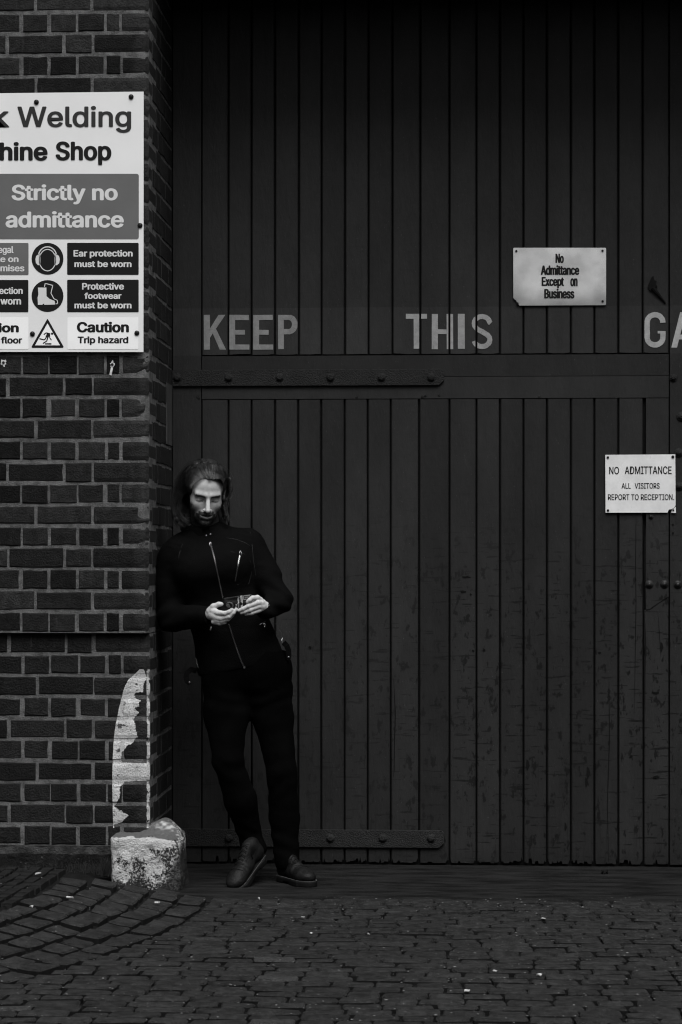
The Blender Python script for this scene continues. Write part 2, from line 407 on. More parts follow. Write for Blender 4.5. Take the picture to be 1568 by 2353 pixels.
# ------------------------------------------------------------------ brick pillar (left) -------------------------------------------------
Z0, PIT = .173, .0925; LEDGE = Z0+10*PIT; YL = .03       # below the ledge the face steps back 20 mm
REV = .7785
pil = thing('brick_pillar', 'dark brick gate pillar with whitewash flaking off its lower corner', 'brick pillar')
core = MB()
def plan(z0, z1, yf):
    P = [(-2.4, yf), (-.0165, yf), (-.0007, yf+.0158), (-.0007, .779), (-2.4, .779)]; n = 5
    core.add([(a, b, z0) for a, b in P]+[(a, b, z1) for a, b in P], [tuple(range(n))[::-1], tuple(range(n, 2*n))]+[(i, (i+1) % n, (i+1) % n+n, i+n) for i in range(n)])
plan(LEDGE, 5.2, .004); plan(.148, LEDGE-.004, YL+.004)
def subdiv_front(o): pass
core.build('mortar', mortar_m, pil)
base = MB()
def noisy_slab(x0, x1, z0, z1, Y, nx, nz, amp, sc):
    v = []; f = []
    for i in range(nx+1):
        for k in range(nz+1):
            x = x0+(x1-x0)*i/nx; z = z0+(z1-z0)*k/nz
            v.append((x, Y-amp*float(vnoise(x, 0, z, sc)), z+(.004*float(vnoise(x, 5, z, 30)) if k in (0, nz) else 0)))
    for i in range(nx):
        for k in range(nz):
            a = i*(nz+1)+k; f.append((a, a+nz+1, a+nz+2, a+1))
    return v, f
base.add(*noisy_slab(-2.4, -.0, .035, .142, .018, 150, 10, .006, 22)); base.box(-2.4, -.004, .03, REV-.004, -.05, .146)
base.build('render_plinth', render_m, pil)
ms = MB(); ms.add(*noisy_slab(-2.4, -.16, .140, .176, .022, 150, 4, .006, 30)); ms.add([(-2.4,.022,.176),(-.16,.022,.176),(-.16,.04,.178),(-2.4,.04,.178)], [(0,1,2,3)])
ms.build('mortar_bed', mat('dirty_mortar', .05, .95, var=.5, nscale=25, bump=1.0, bscale=120), pil)
def brick(x0, x1, y0, y1, z0, z1, chamf=False, worn=0, c=.0035):
    """brick whose front face (y0) shows, its edges nibbled; a corner brick (chamf) also shows its x1 side"""
    j = lambda s=.0030: random.uniform(-s, s)
    z0 += j(); z1 += j(); x0 += j(); y0 += j(.0018)
    if not chamf:
        x1 += j(); n = 4 if x1-x0 > .15 else 3; e = .0021 if c > .002 else .0012
        R = [(x0+(x1-x0)*k/n, z0+random.uniform(-e, e)) for k in range(n)]+[(x1, z0), (x1+random.uniform(-e, e), (z0+z1)/2)]+[(x1-(x1-x0)*k/n, z1+random.uniform(-e, e)) for k in range(n)]+[(x0, z1), (x0+random.uniform(-e, e), (z0+z1)/2)]
        m = len(R); cx, cz = (x0+x1)/2, (z0+z1)/2; v = [(a, y1, b) for a, b in R]+[(a, y0+c*random.uniform(.6, 1.3), b) for a, b in R]
        for a, b in R:
            da, db = cx-a, cz-b; k = c*random.uniform(.8, 1.7); v.append((a+math.copysign(min(k, abs(da)), da)*(abs(da) > (x1-x0)*.4), y0+random.uniform(-.0006, .0006), b+math.copysign(min(k, abs(db)), db)*(abs(db) > (z1-z0)*.3)))
        f = [(i, (i+1) % m, m+(i+1) % m, m+i) for i in range(m)]+[(m+i, m+(i+1) % m, 2*m+(i+1) % m, 2*m+i) for i in range(m)]+[tuple(range(2*m, 3*m))]
        return v, f
    # outline in plan, anticlockwise, with a worn arris; front edge cut into steps so chips can be knocked out
    ch = .012
    nz = 5; zs = [z0+(z1-z0)*k/nz for k in range(nz+1)]
    v = []; 
    for k, z in enumerate(zs):
        e = c if k in (0, nz) else 0
        w = worn*max(0, random.uniform(-.4, 1)); w2 = worn*max(0, random.uniform(-.6, 1))*.8
        v += [(x0+c, y1, z), (x0, y0+e+c, z), (x0+c, y0+e, z), (x1-ch-w*2.2-.03, y0+e+w2*.15, z), (x1-ch-w, y0+e+w2, z), (x1-e-w*.35, y0+ch+w, z), (x1-e-.0002, y0+ch+w+.03, z), (x1-e, y1-c, z), (x1-e-c, y1, z)]
    m = 9; f = []
    for k in range(nz):
        for i in range(m):
            i2 = (i+1) % m; f.append((k*m+i, k*m+i2, (k+1)*m+i2, (k+1)*m+i))
    f.append(tuple(range(m))[::-1]); f.append(tuple(nz*m+i for i in range(m)))
    return v, f
HX = lambda d: float(at(d, 1290, 0)[0])
Hj = [341.4, 277.8, 243, 178, 112.8, 49.2, -15.5, -80, -145, -210, -275, -340, -405, -470]
S1j = [341.4, 212.4, 148, 17.6, -48, -178, -243, -373, -438, -560]
S2j = [341.4, 211.5, 82, -48, -178, -308, -438, -560]
bk_rest = MB(); rev_rest = MB(); nb = 0; nrev = 0
for k in range(0, 54):
    z0 = Z0+k*PIT+.008; z1 = z0+PIT-.0155
    Yf = YL if k < 10 else 0.0
    typ = {0: 'H', 2: 'H', 1: 'S1', 3: 'S2'}[k % 4]; js = {'H': Hj, 'S1': S1j, 'S2': S2j}[typ]
    vis = k <= 40
    for q in range(len(js)-1):
        xr, xl = HX(js[q]), HX(js[q+1]); g = .0066
        if q: xr += random.uniform(-.003, .003)
        inframe = vis and js[q] > -12
        if q == 0:
            dep = .235 if typ == 'H' else .112
            worn = random.choice([0, .002, .004]) if not 14 <= k <= 22 else random.choice([.002, .006, .012])
            v, f = brick(xl+g, 0.0, Yf, Yf+dep-.004, z0, z1, True, worn)
        else: v, f = brick(xl+g, xr-g, Yf, Yf+.06, z0, z1)
        if inframe: mesh_ob('brick', v, f, brick_m if k > 9 else brick2_m, pil); nb += 1
        else: bk_rest.add(v, f)
    # the side of the pillar that looks into the gateway
    y = Yf+(.235 if typ == 'H' else .112)+.003; seq = ([.112, .235, .112] if typ == 'H' else [.052, .112, .112, .112, .112, .112]); i = 0
    while y < REV-.010:
        L = seq[i] if i < len(seq) else .2; y1 = min(y+L, REV)
        jz = lambda: random.uniform(-.002, .002)
        v, f = brick(0, y1-y, 0, .05, z0+jz(), z1+jz(), c=.0012)
        v = [(-p[1]+.0020+random.uniform(-.0003, .0003), y+p[0], p[2]) for p in v]
        if vis and L > .2 and nb < 298 and i < 2: mesh_ob('brick', v, f, brick_m, pil); nb += 1
        else: rev_rest.add(v, f)
        y = y1+.010; i += 1
bk_rest.build('bricks_beyond', brick_m, pil, kind='stuff', fixn=False); rev_rest.build('side_bricks', brick_m, pil, kind='stuff')
# mortar stands proud of nothing: the cement skim on the side of the pillar
Yat = lambda d: np.interp(d, [342, 395], [0, REV])      # rough depth of a picture column on the side face
zA, zB = float(at(380, 882, .65)[2]), float(at(380, 1022, .65)[2])
sk = MB(); sk.box(.0005, .004, .565, .77, zB, zA); sk.build('cement_skim', plaster_m, pil)
# fixing plugs left in the bricks below the sign, with splashes of white filler
white_m = mat('white_filler', .55, .7, var=.2, nscale=60)
bolt_dark = mat('dark_steel', .02, .45, var=.3, nscale=50, metal=.3)
for (zx, zy, lab) in ((30, 100, 'wall_plug'), (883, 115, 'wall_plug')):
    c = at(zx*.293, 1400*.57436+zy*.293, -.001)
    pl = MB(); pts = []
    for a in range(22):
        t = a/22*6.2832; r = .0125*(1+.35*random.uniform(-1, 1))
        if zx > 100 and abs(t-4.5) < .35: r = .038
        pts.append((c.x+r*math.cos(t)*.8, c.z+r*math.sin(t)*1.25))
    pl.prism(pts, -.0032, .001); o = pl.build('filler_splash', white_m, pil)
    t_ = MB(); t_.tube([(c.x, .0, c.z), (c.x, -.006, c.z)], .006, 10); t_.build('plug_head', bolt_dark, o)

# lintel and wall over the gateway, and the far pillar: out of the picture, they shade the head of the gate
GR = 4.62
lin = MB(); lin.box(.002, GR-.002, .0, .76, 4.14, 4.62); o = lin.build('stone_lintel', stone_lintel_m); tag(o, 'heavy stone lintel spanning the gateway above the gate', 'lintel')
bl = MB(); bl.box(-30, 34, -26, -17, -.3, 7.5); o = bl.build('sky_blocker_building', mat('sky_blocker_brick', .12, .9, var=.2, nscale=1)); tag(o, 'plain brick building added unseen across the street, blocking the low sky', 'building')  # added behind the camera, out of view, to cut light from the low sky
wl_ = MB(); wl_.box(-.005, GR+1.6, .004, .74, 4.63, 5.6); wl_.box(GR, GR+1.6, .0, .9, -.05, 4.625); o = wl_.build('brick_wall', mortar_m); tag(o, 'brick wall over the gateway and beyond its right side', 'wall')
# ------------------------------------------------------------------ the gate ---------------------------------------------------------
YG = .78
ztx0, ztx1 = float(at(900, 815, YG)[2]), float(at(900, 706, YG)[2])
def gate_extra(v, env):
    n, l, M, N, RAMP, MIX = (env[k] for k in ('n', 'l', 'M', 'N', 'RAMP', 'MIX'))
    sp = n.new('ShaderNodeSeparateXYZ'); l.new(env['geo'].outputs['Position'], sp.inputs[0]); x, y, z = sp.outputs
    v = M('MULTIPLY', v, RAMP(N(7, 6, .6), .3, .7, .86, 1.16))
    band = M('MULTIPLY', M('GREATER_THAN', z, ztx0), M('LESS_THAN', z, ztx1))
    v = M('MULTIPLY', v, MIX(band, 1.0, 1.34))
    # knocks and scuffs, thickest where carts and boots reach
    zone = M('MULTIPLY', RAMP(z, 1.75, 1.2, .0, 1), RAMP(x, .4, 1.9, .35, 1))
    sc = RAMP(N(34, 5, .62, stretch_=(1, 1, .55)), .57, .63); sc2 = RAMP(N(22, 4, .6, stretch_=(.35, 1, 3.5)), .60, .64)
    s = M('MULTIPLY', M('MAXIMUM', sc, sc2), M('ADD', M('MULTIPLY', zone, .9), .12))
    v = MIX(s, v, .006)
    gr = M('MULTIPLY', RAMP(N(60, 4, .6, stretch_=(2.2, 1, .06)), .56, .7), RAMP(z, .9, .0, .05, .6))
    v = MIX(gr, v, .009)
    v = MIX(RAMP(z, .10, .0, 0, .6), v, .012)
    return MIX(RAMP(N(260, 2), .71, .75, 0, .5), v, .10)
gate_m = mat('gate_paint', .0195, .55, bump=.3, bscale=45, objvar=.15, stretch=(1, 1, .35), extra=gate_extra, spec=.15)
iron_m = mat('painted_iron', .020, .5, var=.15, nscale=15, bump=1.3, bscale=150, spec=.2)
gap_m = mat('gap_timber', .0055, .9)
gate = thing('wooden_gate', 'tall dark boarded gate leaf painted KEEP THIS, with two iron strap hinges', 'gate', (0, YG, 0))
def GX_(d, yy=1290): return float(at(d, yy, YG)[0])
def GZ_(py, d=900): return float(at(d, py, YG)[2])
U = [463,525,578,632,687,739,793,847,902,966,1033,1095,1149,1203,1257,1312,1366,1421,1477,1538.5]
Lw = [463,525,578,632,685,738,792,845,898,963,1033,1095,1149,1203,1257,1312,1366,1421,1479,1538.5]
def board(x0, x1, z0, z1, rag=0.0, yf=0, g=.0038, name='board', topcut=None):
    """tongue and groove board: chamfered long edges, foot eaten away when rag is given"""
    x0 += g; x1 -= g; c = .004; m = 26 if rag > .01 else 5; v = []; y0 = YG+yf+random.uniform(-.0012, .0012)
    xs = [x0, x0+c]+[x0+c+(x1-x0-2*c)*k/(m-1) for k in range(1, m-1)]+[x1-c, x1]
    lev = 0.0
    for k, x in enumerate(xs):
        if rag and random.random() < .34: lev = random.choice([0, 0, 0, .15, .3, .5, .9])*random.random()*rag
        yy = y0+(c if k in (0, len(xs)-1) else 0)
        zz = z0+lev+(random.uniform(0, .0015) if rag else 0)+(rag*.9*random.random()**2 if rag and k in (0, 1, len(xs)-2, len(xs)-1) else 0)
        zt = z1 if topcut is None else z1+topcut*(x-x0)/(x1-x0)
        v += [(x, yy, zz), (x, yy+.004, zz), (x, yy, zt), (x, yy+.018, zt)]
    f = []
    for k in range(len(xs)-1):
        a = 4*k; b = a+4; f += [(a, b, b+2, a+2), (a+1, a, a+2, a+3)] if k == 0 else [(a, b, b+2, a+2)]
        f += [(a, a+1, b+1, b), (a+2, b+2, b+3, a+3)]
    k = 4*(len(xs)-1); f.append((k, k+1, k+3, k+2))
    return mesh_ob(name, v, f, gate_m, gate)
zr0, zr1 = GZ_(915.8), GZ_(816)
for a, b in zip(U[:-1], U[1:]): board(GX_(a), GX_(b), zr1+.004, 4.5, rag=.004)
for a, b in zip(Lw[:-1], Lw[1:]):
    if b > 1500:
        xl, xr = GX_(a), GX_(b); zl, zr_ = GZ_(1401, a), GZ_(1371, b)
        board(xl, xr, .012, zl-.004, rag=.03, topcut=zr_-zl)
        # newer patch board above a slanting cut, standing slightly proud
        m_ = MB(); m_.prism([(xl+.012, zl), (xl+.03, zl+.004), ((xl+xr)/2, (zl+zr_)/2-.004), (xr-.004, zr_), (xr-.004, zr0-.004), (xl+.012, zr0-.004)], YG-.003, YG+.012)
        m_.build('patch_board', gate_m, gate)
    else: board(GX_(a), GX_(b), .012, zr0-.004, rag=.03)
fr = MB(); fr.box(GX_(463)+.003, GX_(1538.5)-.003, YG+.0005, YG+.03, zr0, (zr0+zr1)/2-.001); fr.build('middle_rail', gate_m, gate)
fr = MB(); fr.box(GX_(463)+.003, GX_(1538.5)-.003, YG-.0008, YG+.03, (zr0+zr1)/2+.001, zr1-.001); fr.build('middle_rail', gate_m, gate)
fr = MB(); fr.box(.006, GX_(462)+.001, YG-.001, YG+.05, .01, 4.5); fr.build('hanging_stile', gate_m, gate)
xs1 = GX_(1540); xs2 = xs1+.24
fr = MB(); fr.prism([(xs1, .012), (xs1+.05, .013), (xs1+.12, .03), (xs2, .035), (xs2, 4.5), (xs1, 4.5)], YG-.001, YG+.05); fr.build('meeting_stile', gate_m, gate)
bk = MB(); bk.box(-.4, GR+.2, YG+.022, YG+.03, -.05, 4.7); 
o = bk.build('gate_backing', gap_m, gate)
def disc(c, r, h, nrm=(0, -1, 0), n=14, dome=0):
    m = MB(); c = Vector(c); nv = Vector(nrm)
    if dome: m.tube([c, c+nv*h*.4, c+nv*h*.8, c+nv*h], [r, r*.95, r*.6, r*.15], n)
    else: m.tube([c, c+nv*h*.85, c+nv*h], [r, r*.97, r*.8], n)
    return m
def strap(y0, y1, name, boltx, boltpy, lab):
    z0, z1 = GZ_(y1, 700), GZ_(y0, 700); xr = GX_(1021)
    poly = [(.003, z0), (xr-.025, z0), (xr, z0+.022), (xr, z1-.012), (xr-.012, z1), (.003, z1)]
    # a little unevenness along the edges of the forged strap
    m = MB(); m.prism(poly, YG-.014, YG-.0015); o = m.build('strap_hinge', iron_m, gate, label=lab)
    bv = o.modifiers.new('b', 'BEVEL'); bv.width = .0025; bv.segments = 2
    for bx_ in boltx:
        c = at(bx_, boltpy, YG-.014); m = disc(c, .0145, .011, n=6 if bx_ % 2 else 10); m.tube([c, c+Vector((0, -.003, 0))], .02, 14); m.build('bolt', iron_m, o, True)
    return o
strap(849.5, 887, 'upper', (408, 526, 643, 760, 877, 991), 867, 'iron strap hinge on the middle rail')
strap(1905.5, 1946, 'lower', (408, 526, 643, 760, 880, 991), 1926, 'rusted iron strap hinge near the foot of the gate')
# coach bolts and holes of the meeting stile
st_m = mat('worn_steel', .032, .4, metal=.4, var=.4, nscale=80)
for (x, y, r, m_) in ((1492.5,1343,.0125,st_m),(1527,1342.5,.0125,st_m),(1558,1343,.012,st_m),(1548,868,.012,iron_m),(1566,957,.014,iron_m),(1560,1040,.013,iron_m),(1561,1117,.013,iron_m),(1496.5,1187,.008,iron_m)):
    c = at(x, y, YG-.003); m = disc(c, r, .012, dome=1); m.tube([c, c+Vector((0, -.0025, 0))], r*1.55, 16); m.build('coach_bolt', m_, gate, True)
for (x, y) in ((1546.5, 1206), (1546.5, 1225), (526, 1)):
    if y > 10: disc(at(x, y, YG-.0012), .0055, .0012).build('bolt_hole', gap_m, gate)
# old nails and plugs on the rail
for (x, y) in ((820,911),(971,911),(978,908),(1010,907),(1240,912),(455,911),(458,914)): disc(at(x, y, YG-.001), .006, .003, n=9).build('nail_head', iron_m, gate)
# knot / torn lump above the G
m = MB(); c = at(1500, 652, YG)
for t in range(26):
    a = t/26*6.28; 
pts = []
for t in range(18):
    a = t/18*6.2832; r = 1+.35*random.uniform(-1, 1); pts.append((c.x+.022*r*math.cos(a)*.8, c.z+.03*r*math.sin(a)))
m.prism(pts, YG-.008, YG); m.tube([c+Vector((0, -.006, -.02)), at(1512, 675, YG-.008), at(1530, 697, YG-.004)], [.012, .008, .003], 7)
m.build('charred_knot', gap_m, gate)
# deep splits and torn splinters
def split(pts, w, name='split'):
    m = MB(); n = len(pts); L = []; R = []
    for i, (x, y) in enumerate(pts):
        c = at(x, y, YG-.0022); ww = w*(.25 if i in (0, n-1) else 1)*random.uniform(.7, 1.3); L.append((c.x-ww, c.z)); R.append((c.x+ww, c.z))
    v = [(a, YG-.0022, b) for a, b in L]+[(a, YG-.0022, b) for a, b in R]
    m.add(v, [(i, i+1, n+i+1, n+i) for i in range(n-1)]); return m.build(name, gap_m, gate)
split([(905,1560),(909,1640),(907,1700),(906,1770),(905,1786)], .0022)
split([(1482,1410),(1484,1470),(1482,1560),(1483,1640)], .0022); split([(1462,1180),(1461,1290),(1462,1390),(1460,1520),(1458,1640)], .0012)
split([(1512,1405),(1516,1460),(1519,1510)], .0012); split([(1400,1560),(1401,1700),(1396,1850),(1399,1980)], .0018)
split([(1487,1180),(1483,1240),(1483,1310),(1484,1398)], .003)
for (x, y, s) in ((1352,1776,1),(1348,1798,.8),(1213,1758,.9),(1521,1487,.8),(1300,1900,.7)):
    c = at(x, y, YG-.0024); m = MB(); pts = [(c.x-.006*s, c.z+.03*s), (c.x+.004*s, c.z+.022*s), (c.x+.010*s, c.z-.004*s), (c.x-.003*s, c.z-.03*s), (c.x-.008*s, c.z-.006*s)]
    m.prism(pts, YG-.0024, YG-.0005); m.build('gouge', gap_m, gate)
for (x, y, w_) in ((1088,1496,9),(1113,1494,9),(712,1487,10),(1065,1360,14),(1082,1366,8),(1378,1500,10),(1504,1290,10),(1506,1592,18),(1508,1785,14),(1450,1738,10),(1072,1326,16)):
    c = at(x, y, YG-.0024); m = MB(); pts = []
    for t in range(12):
        a = t/12*6.2832; r = random.uniform(.45, 1); pts.append((c.x+w_*.00095*r*math.cos(a)*(1.4 if w_ > 12 else 1), c.z+.0075*r*math.sin(a)))
    m.prism(pts, YG-.0022, YG-.0005); m.build('gouge', gap_m, gate)
# the leaf on the right (beyond the picture)
gate2 = thing('wooden_gate', 'right hand gate leaf of plain dark boards beyond the painted leaf', 'gate', (xs2, YG, 0))
xx = xs2+.006; m = MB(); m.box(xx, GR-.01, YG+.0, YG+.02, .015, 4.5); m.build('board_face', gate_m, gate2)

# ------------------------------------------------------------------ lettering --------------------------------------------------------
def letter_mat(name, c, wear=.5):
    def ex(v, env):
        M, N, RAMP, MIX = (env[k] for k in ('M', 'N', 'RAMP', 'MIX'))
        v = M('MULTIPLY', v, RAMP(N(30, 6, .7), .3, .7, .82, 1.12))
        return MIX(RAMP(N(34, 6, .65, stretch_=(2.6, 1, .22)), .60, .72, 0, wear), v, .04)
    return mat(name, c, .6, extra=ex, bump=.2, bscale=90)
paint1 = letter_mat('letter_paint_shaded', .22); paint2 = letter_mat('letter_paint_half_lit', .29); paint3 = letter_mat('letter_paint_lit', .36, .3)  # one paint: wear and the light growing to the right put into three tones
grooves = sorted({GX_(u) for u in U})
def glyph(name, polys, box, m):
    """polys in unit square (x right, z up) placed over the picture box on the gate boards; cut where the paint falls into a groove"""
    x0, y0, x1, y1 = box; bm = bmesh.new()
    for P in polys:
        vs = []
        for (a, b) in P:
            c = at(x0+(x1-x0)*a, y1+(y0-y1)*b, YG-.0022); vs.append(bm.verts.new((c.x+random.uniform(-.0006, .0006), YG-.0022, c.z+random.uniform(-.0006, .0006))))
        bm.faces.new(vs)
    bmesh.ops.triangulate(bm, faces=bm.faces)
    for g in grooves:
        for s in (-.005, .005):
            bmesh.ops.bisect_plane(bm, geom=bm.verts[:]+bm.edges[:]+bm.faces[:], plane_co=(g+s, 0, 0), plane_no=(1, 0, 0))
    kill = [f for f in bm.faces if any(abs(f.calc_center_median().x-g) < .005 for g in grooves)]
    bmesh.ops.delete(bm, geom=kill, context='FACES')
    for f in bm.faces:
        f.normal_update()
        if f.normal.y > 0: f.normal_flip()
    me = bpy.data.meshes.new(name); bm.to_mesh(me); bm.free(); return link(name, me, m, gate)
def thick(path, w, closed=False):
    """strip of quads of width w(x),w along a centre line"""
    P = [Vector((a, b, 0)) for a, b in path]; L = []; R = []
    for i, p in enumerate(P):
        t = (P[min(i+1, len(P)-1)]-P[max(0, i-1)]); t.x *= 1; n = Vector((-t.y/AS, t.x*AS, 0)); n = Vector((-t.y, t.x, 0))
        # work in real proportions
        tr = Vector((t.x*AR, t.y, 0)).normalized(); nr = Vector((-tr.y, tr.x, 0))*w/2; L.append((p.x+nr.x/AR, p.y+nr.y)); R.append((p.x-nr.x/AR, p.y-nr.y))
    return [[L[i], R[i], R[i+1], L[i+1]] for i in range(len(P)-1)]
AS = 1; AR = .62
def arc(cx, cy, rx, ry, a0, a1, n=12): return [(cx+rx*math.cos(math.radians(a0+(a1-a0)*i/n)), cy+ry*math.sin(math.radians(a0+(a1-a0)*i/n))) for i in range(n+1)]
zx = lambda a: 402.1+a*.4396
zy = lambda a: 660.6+a*.4396
Bx = lambda a, b, c, d: (zx(a), zy(b), zx(c), zy(d))
E_ = [[(0,0),(.29,0),(.29,1),(0,1)], [(.29,0),(1,0),(1,.15),(.29,.15)], [(.29,.43),(.78,.43),(.78,.57),(.29,.57)], [(.29,.85),(.98,.85),(.98,1),(.29,1)]]
K_ = [[(0,0),(.27,0),(.27,1),(0,1)], [(.27,.33),(.40,.47),(.54,.60),(.97,1),(.66,1),(.27,.60)], [(.40,.47),(.72,0),(1,0),(.54,.60)]]
glyph('painted_letter', K_, Bx(152,143,268,325), paint1); glyph('painted_letter', E_, Bx(285,143,390,325), paint1); glyph('painted_letter', E_, Bx(410,143,514,325), paint1)
P_ = [[(0,0),(.29,0),(.29,1),(0,1)]]; out = [(.29,1),(.6,1)]+arc(.6,.72,.40,.28,80,-80,10)+[(.6,.43),(.29,.43)]; inn_ = [(.29,.85),(.55,.85)]+arc(.55,.72,.16,.13,80,-80,10)+[(.55,.585),(.29,.585)]
P_ += [[out[i], inn_[i], inn_[i+1], out[i+1]] for i in range(len(out)-1)]
glyph('painted_letter', P_, Bx(540,143,642,322), paint1)
T_ = [[(0,.86),(1,.86),(1,1),(0,1)], [(.37,0),(.63,0),(.63,.86),(.37,.86)]]
glyph('painted_letter', T_, Bx(1208,138,1318,320), paint2)
H__ = [[(0,0),(.29,0),(.29,1),(0,1)], [(.70,0),(1,0),(1,1),(.70,1)], [(.29,.43),(.70,.43),(.70,.56),(.29,.56)]]
glyph('painted_letter', H__, Bx(1343,138,1455,322), paint2); glyph('painted_letter', [[(0,0),(1,0),(1,1),(0,1)]], Bx(1480,138,1516,320), paint2)
AR = 50/80
Sp = [(.90,.74)]+arc(.5,.735,.36,.20,10,180,9)+[(.16,.66),(.26,.58),(.5,.50),(.74,.41),(.85,.33)]+arc(.5,.265,.36,.195,0,-170,9)
glyph('painted_letter', thick(Sp, .145), (1083, 722, 1133, 802), paint2)
AR = 50/82
gx0, gx1 = 1120+1262*.2857, 1120+1437*.2857; gy0, gy1 = 534.2+640*.2857, 534.2+926*.2857
Gp = [(.86,.70)]+arc(.5,.72,.36,.205,10,180,10)+[(.14,.5)]+arc(.5,.28,.36,.205,180,350,10)+[(.86,.33),(.86,.47)]
glyph('painted_letter', thick(Gp, .15)+[[(.62,.40),(.74,.40),(.74,.47),(.62,.47)]], (gx0, gy0, gx1, gy1), paint3)
ax0 = 1120+1480*.2857
glyph('painted_letter', [[(0,0),(.25,0),(.62,1),(.38,1)], [(.38+.24,1),(.5,.68),(.75,0),(1,0)], [(.33,.23),(.66,.23),(.61,.37),(.385,.37)]], (ax0, gy0, ax0+54, gy1), paint3)

# ------------------------------------------------------------------ signs ------------------------------------------------------------
try:
    import os
    INTER = bpy.data.fonts.load(os.path.join(bpy.utils.system_resource('DATAFILES', path='fonts'), 'Inter.woff2'))
except Exception:
    INTER = None
def text_ob(txt, box, Y, m, parent, bold=.0, name='lettering', yfix=None, slant=0, rot=False, frame=None):
    cu = bpy.data.curves.new(name, 'FONT'); cu.body = txt; cu.font = INTER or cu.font;  cu.resolution_u = 3; cu.space_character = 1.0
    o = bpy.data.objects.new(name, cu); COL.objects.link(o); bpy.context.view_layer.update()
    me = bpy.data.meshes.new_from_object(o.evaluated_get(bpy.context.evaluated_depsgraph_get())); bpy.data.objects.remove(o); bpy.data.curves.remove(cu)
    n = len(me.vertices); co = np.zeros(n*3, np.float32); me.vertices.foreach_get('co', co); co = co.reshape(-1, 3)
    lo, hi = co.min(0), co.max(0); u = (co[:, 0]-lo[0])/(hi[0]-lo[0]); v = (co[:, 1]-lo[1])/(hi[1]-lo[1])
    if frame: P = [frame(a, b) for a, b in zip(u, v)]
    else:
        x0, y0, x1, y1 = box; e_ = bold*(x1-x0)/float(hi[0]-lo[0]); x0 += e_; x1 -= e_; y0 += e_*.5; y1 -= e_*.5; A = at(x0, y1, Y); B = at(x1, y1, Y); Cc = at(x0, y0, Y); P = [A+(B-A)*float(a)+(Cc-A)*float(b) for a, b in zip(u, v)]
    me.vertices.foreach_set('co', np.array([tuple(p) for p in P], np.float32).ravel()); me.materials.clear(); me.update()
    nv0 = len(me.vertices)
    if bold:        # heavier weight: the outline thickened by layers laid a hair apart
        sc_ = abs(float(P[int(np.argmax(u))][0]-P[int(np.argmin(u))][0]))/float(hi[0]-lo[0]) if box else None
        r = bold*(sc_ if sc_ else .018)
        bm = bmesh.new(); bm.from_mesh(me); base = bm.verts[:]+bm.edges[:]+bm.faces[:]
        for k in range(8):
            a = k*math.pi/4; d = bmesh.ops.duplicate(bm, geom=base)
            bmesh.ops.translate(bm, vec=(r*math.cos(a), -.00004*(k+1), r*math.sin(a)*.55), verts=[g_ for g_ in d['geom'] if isinstance(g_, bmesh.types.BMVert)])
        bm.to_mesh(me); bm.free()
    # face the camera
    if len(me.polygons) and sum(p.normal.y*p.area for p in me.polygons) > 0: me.flip_normals()
    return link(name, me, m, parent)
def plate(name, pts, Y, th, m, parent, bev=0):
    mb = MB(); P = [at(x, y, Y) for x, y in pts]; mb.prism([(p.x, p.z) for p in P], Y, Y+th); o = mb.build(name, m, parent)
    if bev: b = o.modifiers.new('b', 'BEVEL'); b.width = bev; b.segments = 2
    return o
def flat(name, polys, Y, m, parent):
    mb = MB()
    for pts in polys:
        P = [at(x, y, Y) for x, y in pts]; mb.add([tuple(p) for p in P], [tuple(range(len(P)))])
    o = mb.build(name, m, parent, fixn=False)
    for p in o.data.polygons:
        if p.normal.y > 0: p.flip()
    return o
def rrect(x0, y0, x1, y1, r, n=5):
    P = []
    for cx_, cy_, a0 in ((x1-r, y0+r, -90), (x1-r, y1-r, 0), (x0+r, y1-r, 90), (x0+r, y0+r, 180)):
        P += [(cx_+r*math.cos(math.radians(a0+90*i/n)), cy_+r*math.sin(math.radians(a0+90*i/n))) for i in range(n+1)]
    return P
wsx = lambda a: a*.293
wsy = lambda a: 172.3+a*.293
YS = -.018
sheet_m = mat('white_sheet', .72, .35, var=.03, nscale=5, speck=.22, speckc=.45, speckscale=30)
grey_m = mat('grey_print', .125, .4, var=.05); black_m = mat('black_print', .012, .4); dgrey_m = mat('dark_grey_print', .032, .4, var=.1, nscale=3); white2_m = mat('white_print', .60, .4, var=.03)
bright_m = mat('bright_print', .84, .3, var=.04, nscale=6)
sg = thing('workshop_sign', 'large white welding and machine shop sign with safety symbols, on the brick pillar', 'sign', tuple(at(150, 500, YS)))
plate('panel', [(-110, 215.5), (330.5, 210.4), (330, 808.8), (-110, 808.4)], YS, .004, sheet_m, sg)
Z = lambda pts: [(wsx(a), wsy(b)) for a, b in pts]
def wtext(t, b, m, bold, dz=0): return text_ob(t, (wsx(b[0]), wsy(b[1]), wsx(b[2]), wsy(b[3])), YS-.0016-dz, m, sg, bold)
wtext('k', (-62, 245, 76, 410), dgrey_m, .018); wtext('Welding', (137, 243, 1030, 452), dgrey_m, .018)
wtext('hine', (-2, 525, 375, 672), black_m, .032); wtext('Shop', (437, 521, 875, 706), black_m, .032)
def wpanel(b, r, m): return flat('print_panel', [rrect(wsx(b[0]), wsy(b[1]), wsx(b[2]), wsy(b[3]), r)], YS-.0010, m, sg)
wpanel((-300, 775, 1090, 1287), 5, grey_m); wpanel((-300, 1317, 225, 1568), 2.5, grey_m); wpanel((-300, 1607, 224, 1860), 2.5, black_m)
wpanel((528, 1316, 1089, 1567), 2.5, black_m); wpanel((528, 1605, 1089, 1860), 2.5, black_m); wpanel((530, 1900, 1087, 2150), 2.5, bright_m); wpanel((-300, 1900, 225, 2150), 2.5, bright_m)
wtext('Strictly no', (92, 858, 925, 1015), white2_m, .03); wtext('admittance', (45, 1068, 972, 1198), white2_m, .03)
